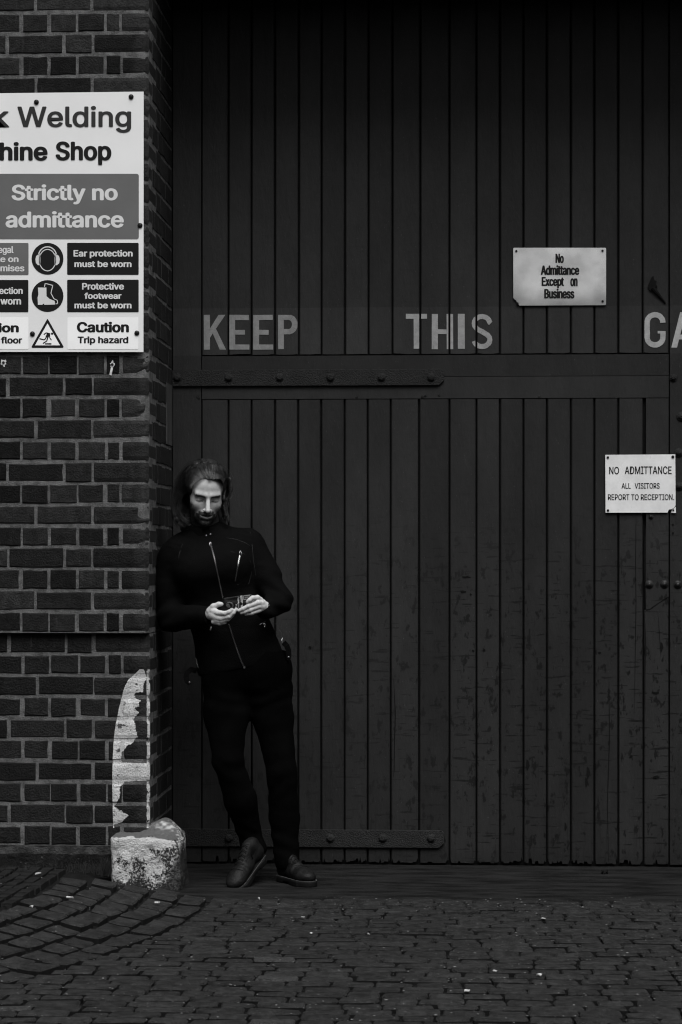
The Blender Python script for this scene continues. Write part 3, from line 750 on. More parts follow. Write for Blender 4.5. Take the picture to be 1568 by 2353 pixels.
for t, b in (('egal', (-14, 1343, 108, 1412)), ('ke on', (-34, 1420, 147, 1468)), ('emises', (-38, 1488, 193, 1541)), ('ection', (-6, 1664, 180, 1718)), ('worn', (4, 1757, 167, 1801)),
             ('Ear protection', (578, 1372, 1042, 1437)), ('must be worn', (585, 1458, 1033, 1507)), ('Protective', (645, 1630, 974, 1684)), ('footwear', (663, 1707, 955, 1756)), ('must be worn', (585, 1782, 1033, 1831))):
    wtext(t, b, white2_m, .03)
for t, b, bo in (('ion', (-12, 1945, 150, 2019), .04), ('floor', (8, 2052, 176, 2106), .035), ('Caution', (604, 1935, 1013, 2019), .04), ('Trip hazard', (610, 2050, 1008, 2117), .035)): wtext(t, b, black_m, bo)
def ring(cx_, cy_, rx, ry, w, a0=0, a1=360, n=28):
    o_ = [(cx_+rx*math.cos(math.radians(a0+(a1-a0)*i/n)), cy_+ry*math.sin(math.radians(a0+(a1-a0)*i/n))) for i in range(n+1)]
    i_ = [(cx_+(rx-w)*math.cos(math.radians(a0+(a1-a0)*i/n)), cy_+(ry-w)*math.sin(math.radians(a0+(a1-a0)*i/n))) for i in range(n+1)]
    return [Z([o_[i], o_[i+1], i_[i+1], i_[i]]) for i in range(n)]
def circ(cx_, cy_, r, n=32): return Z([(cx_+r*math.cos(6.28318*i/n), cy_+r*math.sin(6.28318*i/n)) for i in range(n)])
def stroke(pts, w):
    q = []
    for (a, b), (c, d) in zip(pts[:-1], pts[1:]):
        L = math.hypot(c-a, d-b); nx, ny = -(d-b)/L*w/2, (c-a)/L*w/2; q.append(Z([(a+nx, b+ny), (c+nx, d+ny), (c-nx, d-ny), (a-nx, b-ny)]))
    return q
e = flat('ear_protection_symbol', [circ(374, 1441, 125)], YS-.0010, black_m, sg)
flat('symbol_figure', ring(374, 1452, 68, 88, 7)+ring(374, 1425, 76, 82, 9, 190, 350)+[Z([(300,1408),(318,1400),(318,1490),(300,1492),(283,1475),(279,1445),(285,1420)]), Z([(448,1408),(430,1400),(430,1490),(448,1492),(466,1475),(470,1445),(464,1420)])], YS-.0018, white2_m, e)
e = flat('footwear_symbol', [circ(374, 1733, 125)], YS-.0010, black_m, sg)
flat('symbol_figure', [Z([(299,1667),(365,1667),(366,1735),(392,1757),(430,1772),(434,1800),(350,1802),(345,1792),(332,1802),(299,1802),(296,1745),(303,1720)])]+stroke([(350,1662),(356,1634),(415,1650),(401,1712),(425,1755),(452,1768),(453,1794),(438,1794)], 6), YS-.0018, white2_m, e)
e = flat('trip_hazard_symbol', [[*Z([(374,1912),(380,1920),(500,2130),(496,2139),(252,2139),(249,2130),(368,1920)])]], YS-.0010, black_m, sg)
e2 = flat('symbol_field', [Z([(374,1948),(472,2120),(276,2120)])], YS-.0016, bright_m, e)
flat('symbol_figure', [circ(410, 2029, 9, 12)]+stroke([(345,2036),(362,2022),(395,2030)], 9)+[Z([(372,2022),(398,2030),(380,2062),(358,2052)])]+stroke([(365,2056),(350,2078),(310,2068)], 9)+stroke([(376,2058),(368,2086),(338,2106)], 9)+stroke([(390,2036),(392,2062),(405,2080)], 8)+[Z([(355,2103),(405,2103),(405,2114),(355,2114)])], YS-.0020, black_m, e)
scr_m = mat('screw_head', .02, .35, var=.5, nscale=200, metal=.5)
for i, (a, b) in enumerate(((1030, 171), (287, 213), (1100, 1180), (256, 2030), (1075, 2024))):
    c = at(wsx(a), wsy(b), YS-.0008); m = MB(); m.tube([c, c+Vector((0, -.004, 0)), c+Vector((0, -.007, 0))], [.0112, .0105, .005], 14); o = m.build('screw', scr_m, sg, True)
# brushed metal plate
px_ = lambda a: 1120+a*.2857
py_ = lambda a: 534.2+a*.2857
MZ = float(at(1285, 690, YG)[2])+.05
def metal_extra(v, env):
    M, N, RAMP, MIX = (env[k] for k in ('M', 'N', 'RAMP', 'MIX'))
    v = M('MULTIPLY', v, RAMP(N(7, 3, .5), .25, .75, .72, 1.25)); sp = env['n'].new('ShaderNodeSeparateXYZ'); env['l'].new(env['geo'].outputs['Position'], sp.inputs[0]); v = M('MULTIPLY', v, RAMP(M('ADD', sp.outputs[2], M('MULTIPLY', N(6, 4), .12)), MZ-.05, MZ+.12, .36, 1.0)); return M('MULTIPLY', v, RAMP(N(300, 3, .7), .3, .7, .85, 1.12))  # sheen fading down the brushed plate is painted into its colour
metal_m = mat('weathered_sheen_aluminium', .62, .5, extra=metal_extra, metal=.15)
ms_ = thing('metal_sign', 'weathered metal plate reading No Admittance Except on Business, with a torn lower corner', 'sign', tuple(at(px_(580), py_(350), YG-.01)))
YM = YG-.010
P = rrect(px_(209), py_(123), px_(956), py_(584), 2.8)
P = [p for p in P if not (p[0] < px_(300) and p[1] > py_(500))]; k_ = next(i for i, p in enumerate(P) if p[0] < px_(300))
P = P[:k_]+[(px_(258), py_(588)), (px_(250), py_(570)), (px_(238), py_(558)), (px_(232), py_(545)), (px_(218), py_(536)), (px_(210), py_(524))]+P[k_:]
# slightly dished sheet: edges rolled back
bm = bmesh.new(); vs = [bm.verts.new(at(x, y, YM)) for x, y in P]; bm.faces.new(vs); bmesh.ops.triangulate(bm, faces=bm.faces)
me = bpy.data.meshes.new('sheet'); bm.to_mesh(me); bm.free()
o = link('sheet', me, metal_m, ms_); o.data.polygons[0].normal
if sum(p.normal.y for p in o.data.polygons) > 0: o.data.flip_normals()
so_ = o.modifiers.new('s', 'SOLIDIFY'); so_.thickness = .003; so_.offset = -1
def ptext(t, b, bold): return text_ob(t, (px_(b[0]), py_(b[1]), px_(b[2]), py_(b[3])), YM-.0012, black_m, ms_, bold*1.05)
for t, b in (('No', (548,170,617,247)), ('Admittance', (430,263,741,342)), ('Except', (437,357,618,449)), ('on', (667,368,728,434)), ('Business', (458,452,702,531))): ptext(t, b, .055)
for a, b in ((234, 150), (927, 147), (928, 553), (243, 570)): disc(at(px_(a), py_(b), YM), .0055, .004, n=10).build('screw', scr_m, ms_, True)
# white enamel plate
qx = lambda a: 1321.1+a*.1831
qy = lambda a: 1005.2+a*.1831
def enamel_extra(v, env):
    M, N, RAMP, MIX = (env[k] for k in ('M', 'N', 'RAMP', 'MIX'))
    v = MIX(RAMP(N(30, 6, .7), .62, .75, 0, .5), v, .25); return M('MULTIPLY', v, RAMP(N(9, 5, .6), .3, .7, .88, 1.08))
en_m = mat('enamel', .72, .4, extra=enamel_extra)
es = thing('visitor_sign', 'small white plate telling all visitors to report to reception, lower on the gate', 'sign', tuple(at(1472, 1112, YG-.01)))
YE = YG-.012
plate('sheet', [(qx(383), qy(218)), (qx(1262), qy(212)), (qx(1266), qy(850)), (qx(1252), qy(878)), (qx(1215), qy(900)), (qx(1180), qy(905)), (qx(1165), qy(943)), (qx(387), qy(944))], YE, .003, en_m, es)
plate('broken_corner', [(qx(1268), qy(868)), (qx(1270), qy(947)), (qx(1213), qy(946)), (qx(1222), qy(905)), (qx(1256), qy(882))], YE+.002, .003, en_m, es)
for t, b in (('NO', (432,368,556,461)), ('ADMITTANCE', (628,362,1216,459)), ('ALL', (588,573,704,641)), ('VISITORS', (753,571,1066,641)), ('REPORT TO RECEPTION.', (417,712,1248,785))):
    text_ob(t, (qx(b[0]), qy(b[1]), qx(b[2]), qy(b[3])), YE-.0012, black_m, es, .012)
for a, b, s in ((415, 250, 1), (1232, 243, 1.2), (417, 915, 1), (1236, 912, .8)): disc(at(qx(a), qy(b), YE+(.002 if s < 1 else 0)), .0058*s, .004, n=10).build('screw', scr_m, es, True)

# ------------------------------------------------------------------ guard stone, weeds, litter ------------------------------------------
def stone_f(X, Y, Z_):
    # half sizes shrink towards the top; rounded box
    t = np.clip(Z_/.25, 0, 1); cx = -.002; hx = .152-.006*t; hy = .15-.01*t
    r = .018
    qx_ = np.abs(X-cx)-(hx-r); qy_ = np.abs(Y-.03)-(hy-r); zt = .232+.05*np.exp(-((X-.055)/.075)**2)*np.clip((Y+.03)/.08, 0, 1)-.02*np.clip((X-.05)/.1, 0, 1)
    qz = np.abs(Z_-(zt-.12)/2)-((zt+.12)/2-r)
    d = np.sqrt(np.maximum(qx_, 0)**2+np.maximum(qy_, 0)**2+np.maximum(qz, 0)**2)+np.minimum(np.maximum(np.maximum(qx_, qy_), qz), 0)-r
    d = d+.007*vnoise(X, Y, Z_, 14)+.004*vnoise(X, Y, Z_, 34, 1)+.0025*vnoise(X, Y, Z_, 80, 2)
    d = smax(d, (X*.55-Y*.75+Z_*.15)-.19, .02)
    d = smax(d, (-X*.8-Y*.5-Z_*.05)-.165, .02)
    return d
Pt, Qt = surfnet(stone_f, (-.2, -.18, -.04), (.2, .24, .34), .0045)
def stone_extra(v, env):
    n, l, M, N, RAMP, MIX = (env[k] for k in ('n', 'l', 'M', 'N', 'RAMP', 'MIX'))
    sp = n.new('ShaderNodeSeparateXYZ'); l.new(env['geo'].outputs['Position'], sp.inputs[0]); x, y, z = sp.outputs
    fine = N(95, 5, .7); big = N(10, 4, .6)
    # where whitewash survives: upper and left more than the foot and the right
    a = M('ADD', M('ADD', M('MULTIPLY', z, 1.5), M('MULTIPLY', x, -.6)), M('MULTIPLY', M('SUBTRACT', big, .5), 1.3))
    w = RAMP(M('ADD', M('MULTIPLY', M('SUBTRACT', fine, .5), 1.15), a), .06, .26)
    v = MIX(RAMP(fine, .35, .65), .016, .06)
    v = MIX(w, v, .5)
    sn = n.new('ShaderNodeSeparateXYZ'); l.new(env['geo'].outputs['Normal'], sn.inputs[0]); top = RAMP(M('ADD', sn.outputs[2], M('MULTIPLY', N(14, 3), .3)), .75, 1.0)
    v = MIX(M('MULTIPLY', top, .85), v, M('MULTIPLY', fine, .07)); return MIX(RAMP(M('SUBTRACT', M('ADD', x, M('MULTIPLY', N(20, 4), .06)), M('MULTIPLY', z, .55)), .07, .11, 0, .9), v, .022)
stone_m = mat('whitewashed_granite', .05, .9, bump=1.1, bscale=140, extra=stone_extra)
gs = np_ob('guard_stone', Pt, Qt, stone_m); tag(gs, 'low rough guard stone with worn whitewash, at the foot of the pillar corner', 'guard stone')
grass_m = mat('dry_grass', .035, .8, var=.4, nscale=30)
gm = MB()
def tuft(cx_, cy_, n, hh, spread):
    for _ in range(n):
        x = cx_+random.gauss(0, spread); y = cy_+random.gauss(0, spread*.5); z = float(hgt(x, y)); a = random.uniform(0, 6.28); L = hh*random.uniform(.4, 1.1); lean = random.uniform(.15, .6)
        p0 = Vector((x, y, z)); p1 = p0+Vector((math.cos(a)*L*lean*.4, math.sin(a)*L*lean*.4, L*.6)); p2 = p0+Vector((math.cos(a)*L*lean, math.sin(a)*L*lean, L))
        gm.tube([p0, p1, p2], [.0012, .0009, .0003], 3, False)
tuft(-.175, -.06, 170, .075, .022); tuft(-.26, -.012, 70, .045, .04); tuft(-.40, -.01, 25, .03, .04); tuft(-.56, -.09, 40, .02, .04); tuft(-.3, -.1, 20, .02, .03)
g = gm.build('grass', grass_m, None, kind='stuff', fixn=False); g['label'] = 'thin tufts of dry grass growing at the foot of the pillar'
paper_m = mat('white_litter', .45, .7, var=.15, nscale=80); filt_m = mat('cigarette_filter', .25, .8)
def cig(px, py, ang, L, lab):
    p = ground_at(px, py, .004); h = float(hgt(p.x, p.y))+.010; p = ground_at(px, py, h); d = Vector((math.cos(ang), math.sin(ang), 0))*L/2
    c = thing('cigarette_butt', lab, 'cigarette butt', tuple(p), 'cigarette butts on the ground')
    m = MB(); m.tube([p-d, p+d*.3], .0042, 10); m.build('paper', paper_m, c); m = MB(); m.tube([p+d*.3, p+d], .0041, 10); m.build('filter', filt_m, c)
cig(88, 2007, 1.0, .03, 'short cigarette butt on the pavement near the foot of the wall'); cig(161, 2062, -.4, .03, 'cigarette butt lying flat on a square sett beside the pavement edge'); cig(362, 2074, .1, .022, 'cigarette butt in a joint just in front of the guard stone')
def scrap(px, py, w, hgt_, lab, mm=paper_m):
    p = ground_at(px, py, .006+float(hgt(*ground_at(px, py, .01)[:2]))); m = MB(); pts = []
    for t in range(7):
        a = t/7*6.28; r = random.uniform(.45, .8); pts.append((p.x+w*r*math.cos(a), p.y+w*.7*r*math.sin(a), p.z+random.uniform(0, hgt_)))
    v = pts+[(a, b, c-.003) for a, b, c in pts]; n = 7
    m.add(v, [tuple(range(n)), tuple(range(2*n-1, n-1, -1))]+[(i, i+n, (i+1) % n+n, (i+1) % n) for i in range(n)])
    o = m.build('paper_scrap', mm); tag(o, lab, 'litter', 'scraps of white litter on the ground')
scrap(697, 2108, .015, .006, 'flat white scrap on the setts below the right boot'); scrap(715, 2145, .009, .006, 'small pale scrap below the flat white scrap, nearer the camera')
scrap(596, 2066, .007, .012, 'tiny crumpled scrap at the edge of the concrete between the boots'); scrap(1249, 2110, .016, .003, 'long pale scrap on the setts in front of the right half of the gate')
scrap(1239, 2241, .016, .008, 'bright scrap wedged in a joint low on the right side'); scrap(1073, 2276, .014, .004, 'white scrap near the bottom middle of the setts'); scrap(1138, 2231, .012, .004, 'dull scrap up and right of the white scrap near the bottom')
scrap(847, 2147, .009, .008, 'little angular scrap on the middle setts'); scrap(73, 2084, .012, .008, 'pale pebble like scrap at the edge of the pavement')
lt = MB()
for _ in range(900):
    px = random.uniform(-10, 1580); py = 2062+290*random.random()**1.4; p = ground_at(px, py, 0)
    z = float(hgt(p.x, p.y)); s = random.uniform(.0008, .0030) if random.random() < .97 else random.uniform(.003, .005)
    lt.add([(p.x-s*1.5, p.y, z+.001), (p.x, p.y-s, z+.001), (p.x+s*1.5, p.y, z+.001), (p.x, p.y+s, z+.001), (p.x, p.y, z+s*.4+.001)], [(0,1,4),(1,2,4),(2,3,4),(3,0,4)])
o = lt.build('grit', mat('grit', .2, .8, var=.6, nscale=40), None, kind='stuff', fixn=False); o['label'] = 'pale grit scattered over the setts'
c = ground_at(1390, 2007, .004); m = MB()
for t in range(7): m.tube([c+Vector((random.uniform(-.015, .015), random.uniform(-.01, .01), .0)), c+Vector((random.uniform(-.018, .018), 0, random.uniform(.004, .016)))], .004, 5)
tag(m.build('dead_leaf', gap_m), 'crumpled dead leaf on the concrete at the foot of the gate', 'leaf')
# ------------------------------------------------------------------ the man ----------------------------------------------------------
man = thing('person', 'long haired bearded man in a black zip jacket, leaning on the pillar and looking down', 'person', (float(at(600, 2030, .15)[0]), .15, 0))
V3 = lambda px, py, Y: np.array(at(px, py, Y))
U_ = .00193                                             # metres per picture unit at his depth
# ---- jacket
def jk(X, Y, Z_):
    g = (X, Y, Z_)
    c = lambda a, b, ra, rb, ys=1: cap(g, V3(*a), V3(*b), ra, rb, ys)
    d = c((492,1300,.24), (522,1400,.245), .172, .160, 1.42)
    d = smin(d, c((522,1400,.245), (552,1520,.25), .160, .196, 1.55), .05)
    d = smin(d, c((420,1268,.25), (566,1248,.25), .076, .070, 1.0), .05)
    d = smin(d, c((470,1228,.26), (488,1238,.255), .070, .070), .06)
    # chest swells a little
    d = smin(d, c((455,1310,.19), (530,1300,.19), .10, .10), .06)
    # his left arm (on the right of the picture)
    d = smin(d, c((580,1260,.25), (610,1322,.225), .062, .062), .03)
    d = smin(d, c((610,1322,.225), (643,1380,.18), .062, .056), .025)
    d = smin(d, c((641,1382,.18), (612,1402,.055), .058, .043), .018)
    # his right arm
    d = smin(d, c((401,1290,.255), (391,1350,.25), .078, .070), .035)
    d = smin(d, c((391,1350,.25), (394,1417,.22), .068, .062), .025)
    d = smin(d, c((396,1420,.215), (470,1416,.06), .061, .044), .018)
    # hem: everything below a slanting line is cut away, cloth hollow not needed
    hem0, hem1 = V3(440, 1562, .2), V3(668, 1516, .2)
    hz = hem0[2]+(hem1[2]-hem0[2])*(X-hem0[0])/(hem1[0]-hem0[0])
    low = np.clip((hz+.10-Z_)/.1, 0, 1)
    d = smax(d, hz-Z_, .010)
    # seams and folds
    fold = .0062*np.sin(95*(Z_+.6*X)+9*Y+2*vnoise(X, Y, Z_, 9))*np.exp(-(((X-V3(640,1375,.2)[0])/.09)**2+((Z_-V3(640,1375,.2)[2])/.09)**2))
    fold += .0062*np.sin(85*(Z_-.5*X)+2*vnoise(X, Y, Z_, 9))*np.exp(-(((X-V3(392,1420,.2)[0])/.09)**2+((Z_-V3(392,1420,.2)[2])/.09)**2))
    fold += .0055*vnoise(X, Y*.6, Z_*1.3, 13, 4)+.0018*vnoise(X, Y, Z_*1.7, 30, 5)
    # quilted shoulder panels
    sx = V3(585, 1240, .25); ridge = np.sin((Z_+.25*X)*2*math.pi/.022)
    fold += .0016*ridge*np.exp(-(((X-sx[0]+.03)/.06)**2+((Z_-sx[2]-.02)/.03)**2))
    sx = V3(405, 1262, .25)
    fold += .0016*ridge*np.exp(-(((X-sx[0])/.05)**2+((Z_-sx[2]-.02)/.03)**2))
    return d+fold
lo = V3(345, 1580, 0); hi = V3(690, 1190, 0)
Pj, Qj = surfnet(jk, (lo[0], -.03, lo[2]), (hi[0], .46, hi[2]), .0068); Pj = relax(Pj, Qj, 1, .4)
cloth_m = mat('black_cloth', .0018, .8, bump=.5, bscale=260, spec=.055)
jacket = np_ob('jacket', Pj, Qj, cloth_m, man)
BJ = BVHTree.FromPolygons([tuple(p) for p in Pj], [tuple(q) for q in Qj])
def onj(px, py, off=.002):
    d = Vector(ray(px, py)).normalized(); h = BJ.ray_cast(Vector(CP), d)
    if h[0] is None: return at(px, py, .15)
    return h[0]-d*off
leather_m = mat('black_leather', .006, .5, bump=.3, bscale=150, spec=.2)
# collar: a stand collar with a strap and two press studs
cc = V3(474, 1222, .235); m = MB()
nseg = 30; ringv = []
for k in range(nseg+1):
    a = math.radians(-78+336*k/nseg)-math.pi/2+math.radians(96)
    for (r, z) in ((.076, -.03), (.073, .002), (.070, .020), (.064, .021), (.064, -.03)):
        zz = z+.022*(.5+.5*math.cos(a-math.pi/2))*(1 if z > -.01 else 0)
        ringv.append((cc[0]+r*1.0*math.cos(a), cc[1]+r*.98*math.sin(a), cc[2]+zz))
m.add(ringv, [(5*k+i, 5*k+i+1, 5*k+5+i+1, 5*k+5+i) for k in range(nseg) for i in range(4)])
m.build('collar', cloth_m, jacket, True)
# hem band
zip_m = mat('zip_metal', .38, .25, metal=.9)
def zipper(pts, wid=.0042, step=.0042, off=.004):
    P = []
    for (a, b), (c_, d_) in zip(pts[:-1], pts[1:]):
        n = max(2, int(math.hypot(c_-a, d_-b)/ (step/U_)))
        P += [onj(a+(c_-a)*i/n, b+(d_-b)*i/n, off) for i in range(n)]
    m = MB()
    for i in range(1, len(P)):
        t = (P[i]-P[i-1]).normalized(); s = Vector((t.z, 0, -t.x)).normalized()
        c = P[i]+s*(.0012 if i % 2 else -.0012); a = s*wid/2; b = t*step*.30; n_ = Vector((0, -.0016, 0))
        v = [c-a-b, c+a-b, c+a+b, c-a+b]; v = [tuple(p) for p in v]+[tuple(p+n_) for p in v]
        m.add(v, [(4,5,6,7),(0,1,5,4),(1,2,6,5),(2,3,7,6),(3,0,4,7)])
    return m, P
def puller(p, d, L=.017, w=.006):
    d = Vector(d).normalized(); s = Vector((d.z, 0, -d.x)).normalized(); m = MB(); y = Vector((0, -.003, 0))
    m.tube([p+y-s*w*.3, p+y+d*.003, p+y+s*w*.3], .0016, 6)
    a = p+y; b = p+y+d*L
    m.tube([a-s*w*.35, b-s*w*.5, b+s*w*.5, a+s*w*.35], .0011, 6); return m
ZMAIN = [(485,1252),(492,1277),(499,1310),(506,1343),(513,1375)]; Z2 = [(526,1432),(535,1462),(546,1495),(556,1522),(562,1533)]
m, _ = zipper(ZMAIN); m.build('zip', zip_m, jacket, label='upper run of the front zip')
m, _ = zipper(Z2); m.box(*(lambda p: (p.x-.004, p.x+.004, p.y-.003, p.y+.002, p.z-.005, p.z+.004))(onj(562, 1533, .003))); m.build('zip', zip_m, jacket, label='lower run of the front zip')
m = puller(onj(484, 1246, .004), (-.1, 0, -1), .022, .008); m.build('zip_puller', zip_m, jacket, True)
m, _ = zipper([(552,1274),(549,1290),(545,1312),(541,1337)], .0034, .0036); m.build('zip', zip_m, jacket, label='slanting chest pocket zip')
m = puller(onj(552, 1266, .004), (.22, 0, -1), .030, .009); m.build('zip_puller', zip_m, jacket, True)
m, _ = zipper([(633,1432),(640,1440),(645,1452),(648,1464)], .003, .004); m.build('zip', zip_m, jacket, label='side pocket zip under the left arm')
m = puller(onj(648, 1466, .004), (.2, 0, -1), .02, .006); m.build('zip_puller', zip_m, jacket, True)
m = puller(onj(608, 1432, .006), (.25, 0, -1), .018, .007); m.tube([onj(597, 1436, .004), onj(603, 1432, .005), onj(611, 1428, .005)], .0012, 5); m.build('cuff_zip', zip_m, jacket, True)
m = puller(onj(486, 1440, .004), (-.2, 0, -1), .016, .005); m.build('cuff_zip', mat('dull_zip_metal', .2, .4, metal=.8), jacket, True)
m, _ = zipper([(450,1510),(453,1524),(456,1536)], .002, .005); m.build('zip', bpy.data.materials['dull_zip_metal'], jacket, label='right pocket zip')
for x, y in ((474.5, 1231), (484, 1228)):
    p = onj(x, y, .006); disc(p, .004, .003).build('press_stud', zip_m, jacket, True)
m = MB()
# piping seams that catch the light: yoke and armhole
for path in ([(575,1222),(580,1255),(583,1290),(588,1320),(593,1350)], [(420,1250),(412,1275),(408,1300)], [(520,1236),(545,1240),(565,1248),(577,1256)], [(530,1268),(560,1272),(576,1290),(578,1320),(572,1342),(545,1344)]):
    m.tube([onj(x, y, .0) for x, y in path], .0018, 6)
m.build('seam_piping', leather_m, jacket, True)
def belt(path, w, name='waist_strap'):
    m = MB(); L = []; n = len(path)
    for i, (x, y, Y) in enumerate(path):
        L.append(V3(x, y, Y))
    vs = []; fs = []
    for i, p in enumerate(L):
        t = L[min(i+1, n-1)]-L[max(i-1, 0)]; t = Vector(t).normalized(); s = Vector((t.z, 0, -t.x)).normalized()*w*(.6 if i == n-1 else 1)
        for q in (s, -s):
            vs += [tuple(Vector(p)+q+Vector((0, -.002, 0))), tuple(Vector(p)+q+Vector((0, .002, 0)))]
    for i in range(n-1):
        a = 4*i; b = a+4; fs += [(a, a+2, b+2, b), (a+1, b+1, b+3, a+3), (a, b, b+1, a+1), (a+2, a+3, b+3, b+2)]
    k = 4*(n-1); fs += [(0, 1, 3, 2), (k, k+2, k+3, k+1)]
    m.add(vs, fs); return m.build(name, cloth_m, jacket)
b1 = belt([(452,1542,.2),(440,1538,.18),(431,1546,.17),(428,1556,.165),(431,1566,.16),(436,1573,.16)], .012)
disc(V3(436, 1568, .157), .0042, .003).build('press_stud', zip_m, b1, True)
b2 = belt([(652,1476,.2),(659,1484,.19),(663,1494,.19),(664,1506,.19),(664,1517,.19)], .012)
disc(V3(663.5, 1510, .187), .0042, .003).build('press_stud', zip_m, b2, True)
m = MB(); pth = [(441,1557),(470,1556),(510,1551),(552,1543),(600,1532),(640,1522),(666,1514)]
m.tube([onj(x, y-3, .0) for x, y in pth[1:-1]], .003, 6); m.tube([onj(x, y-22, .0) for x, y in pth[1:-1]], .0015, 6); m.build('hem_band', cloth_m, jacket, True)
for pth_, nm in (([(602,1418,.03),(612,1412,.02),(618,1400,.02),(616,1388,.03)], 'cuff'), ([(478,1436,.03),(472,1426,.02),(471,1412,.02),(474,1398,.03)], 'cuff')):
    m = MB(); m.tube([V3(*p) for p in pth_], .006, 8); m.build(nm, cloth_m, jacket, True)

# ---- trousers
def tr(X, Y, Z_):
    g = (X, Y, Z_); c = lambda a, b, ra, rb, ys=1: cap(g, V3(*a), V3(*b), ra, rb, ys)
    d = c((532,1545,.25), (602,1537,.25), .135, .135, 1.15)
    L_ = c((519,1580,.235), (521,1640,.215), .098, .097); L_ = smin(L_, c((521,1640,.215), (523,1745,.13), .097, .066), .03)
    L_ = smin(L_, c((523,1745,.13), (553,1840,.17), .066, .069), .02); L_ = smin(L_, c((553,1840,.17), (577,1925,.235), .069, .051), .02); L_ = smin(L_, c((577,1925,.225), (583,1948,.215), .052, .058), .01)
    R_ = c((615,1585,.255), (628,1650,.25), .102, .086); R_ = smin(R_, c((628,1650,.25), (648,1775,.215), .086, .065), .03)
    R_ = smin(R_, c((648,1775,.215), (654,1880,.23), .065, .065), .02); R_ = smin(R_, c((654,1880,.23), (659,1980,.21), .065, .052), .02)
    d = smin(d, L_, .03); d = smin(d, R_, .03)
    # back pocket bulge on the right hip
    d = smin(d, c((655,1580,.28), (662,1596,.28), .032, .022), .02)
    def wr(p, q, amp, fr, ph, sl):
        A = V3(*p); return amp*np.sin(fr*(Z_-A[2])+sl*(X-A[0])+ph+1.6*vnoise(X, Y, Z_, 12, int(ph)))*np.exp(-((Z_-A[2])/q)**2-((X-A[0])/.14)**4)
    d = d+wr((525,1765,.1), .075, .0025, 80, 0, 40)+wr((648,1795,.2), .10, .0025, 70, 2, -45)
    d = d+wr((577,1915,.2), .05, .003, 100, 1, 50)+wr((659,1945,.2), .06, .003, 90, 3, 35)
    d = d+wr((545,1610,.2), .06, .0035, 90, 4, 22)+wr((620,1600,.2), .07, .003, 80, 5, -40)
    return d+.0025*vnoise(X, Y, Z_, 12, 8)+.0012*vnoise(X, Y, Z_, 35, 9)
lo = V3(450, 2010, 0); hi = V3(690, 1500, 0)
Pq, Qq = surfnet(tr, (lo[0], -.02, lo[2]), (hi[0], .44, hi[2]), .0072); Pq = relax(Pq, Qq, 1, .3)
def jean_extra(v, env):
    M, N, RAMP, MIX = (env[k] for k in ('M', 'N', 'RAMP', 'MIX'))
    sp = env['n'].new('ShaderNodeSeparateXYZ'); env['l'].new(env['geo'].outputs['Position'], sp.inputs[0])
    return M('MULTIPLY', v, RAMP(N(5, 4), .35, .7, .75, 1.5))
jean_m = mat('dark_denim', .0014, .9, bump=.4, bscale=350, extra=jean_extra, spec=.02)
trousers = np_ob('trousers', Pq, Qq, jean_m, man)
BQ = BVHTree.FromPolygons([tuple(p) for p in Pq], [tuple(q) for q in Qq])
def onq(px, py, off=.001):
    d = Vector(ray(px, py)).normalized(); h = BQ.ray_cast(Vector(CP), d); return (h[0]-d*off) if h[0] is not None else at(px, py, .2)
m = MB()
for path in ([(567,1550),(571,1575),(576,1600)], [(478,1570),(500,1580),(508,1560)], [(640,1560),(632,1580),(650,1592)], [(690,1700),(690,1701)]):
    if len(path) > 2: m.tube([onq(x, y, 0) for x, y in path], .0015, 5)
m.build('seam', jean_m, trousers, True)

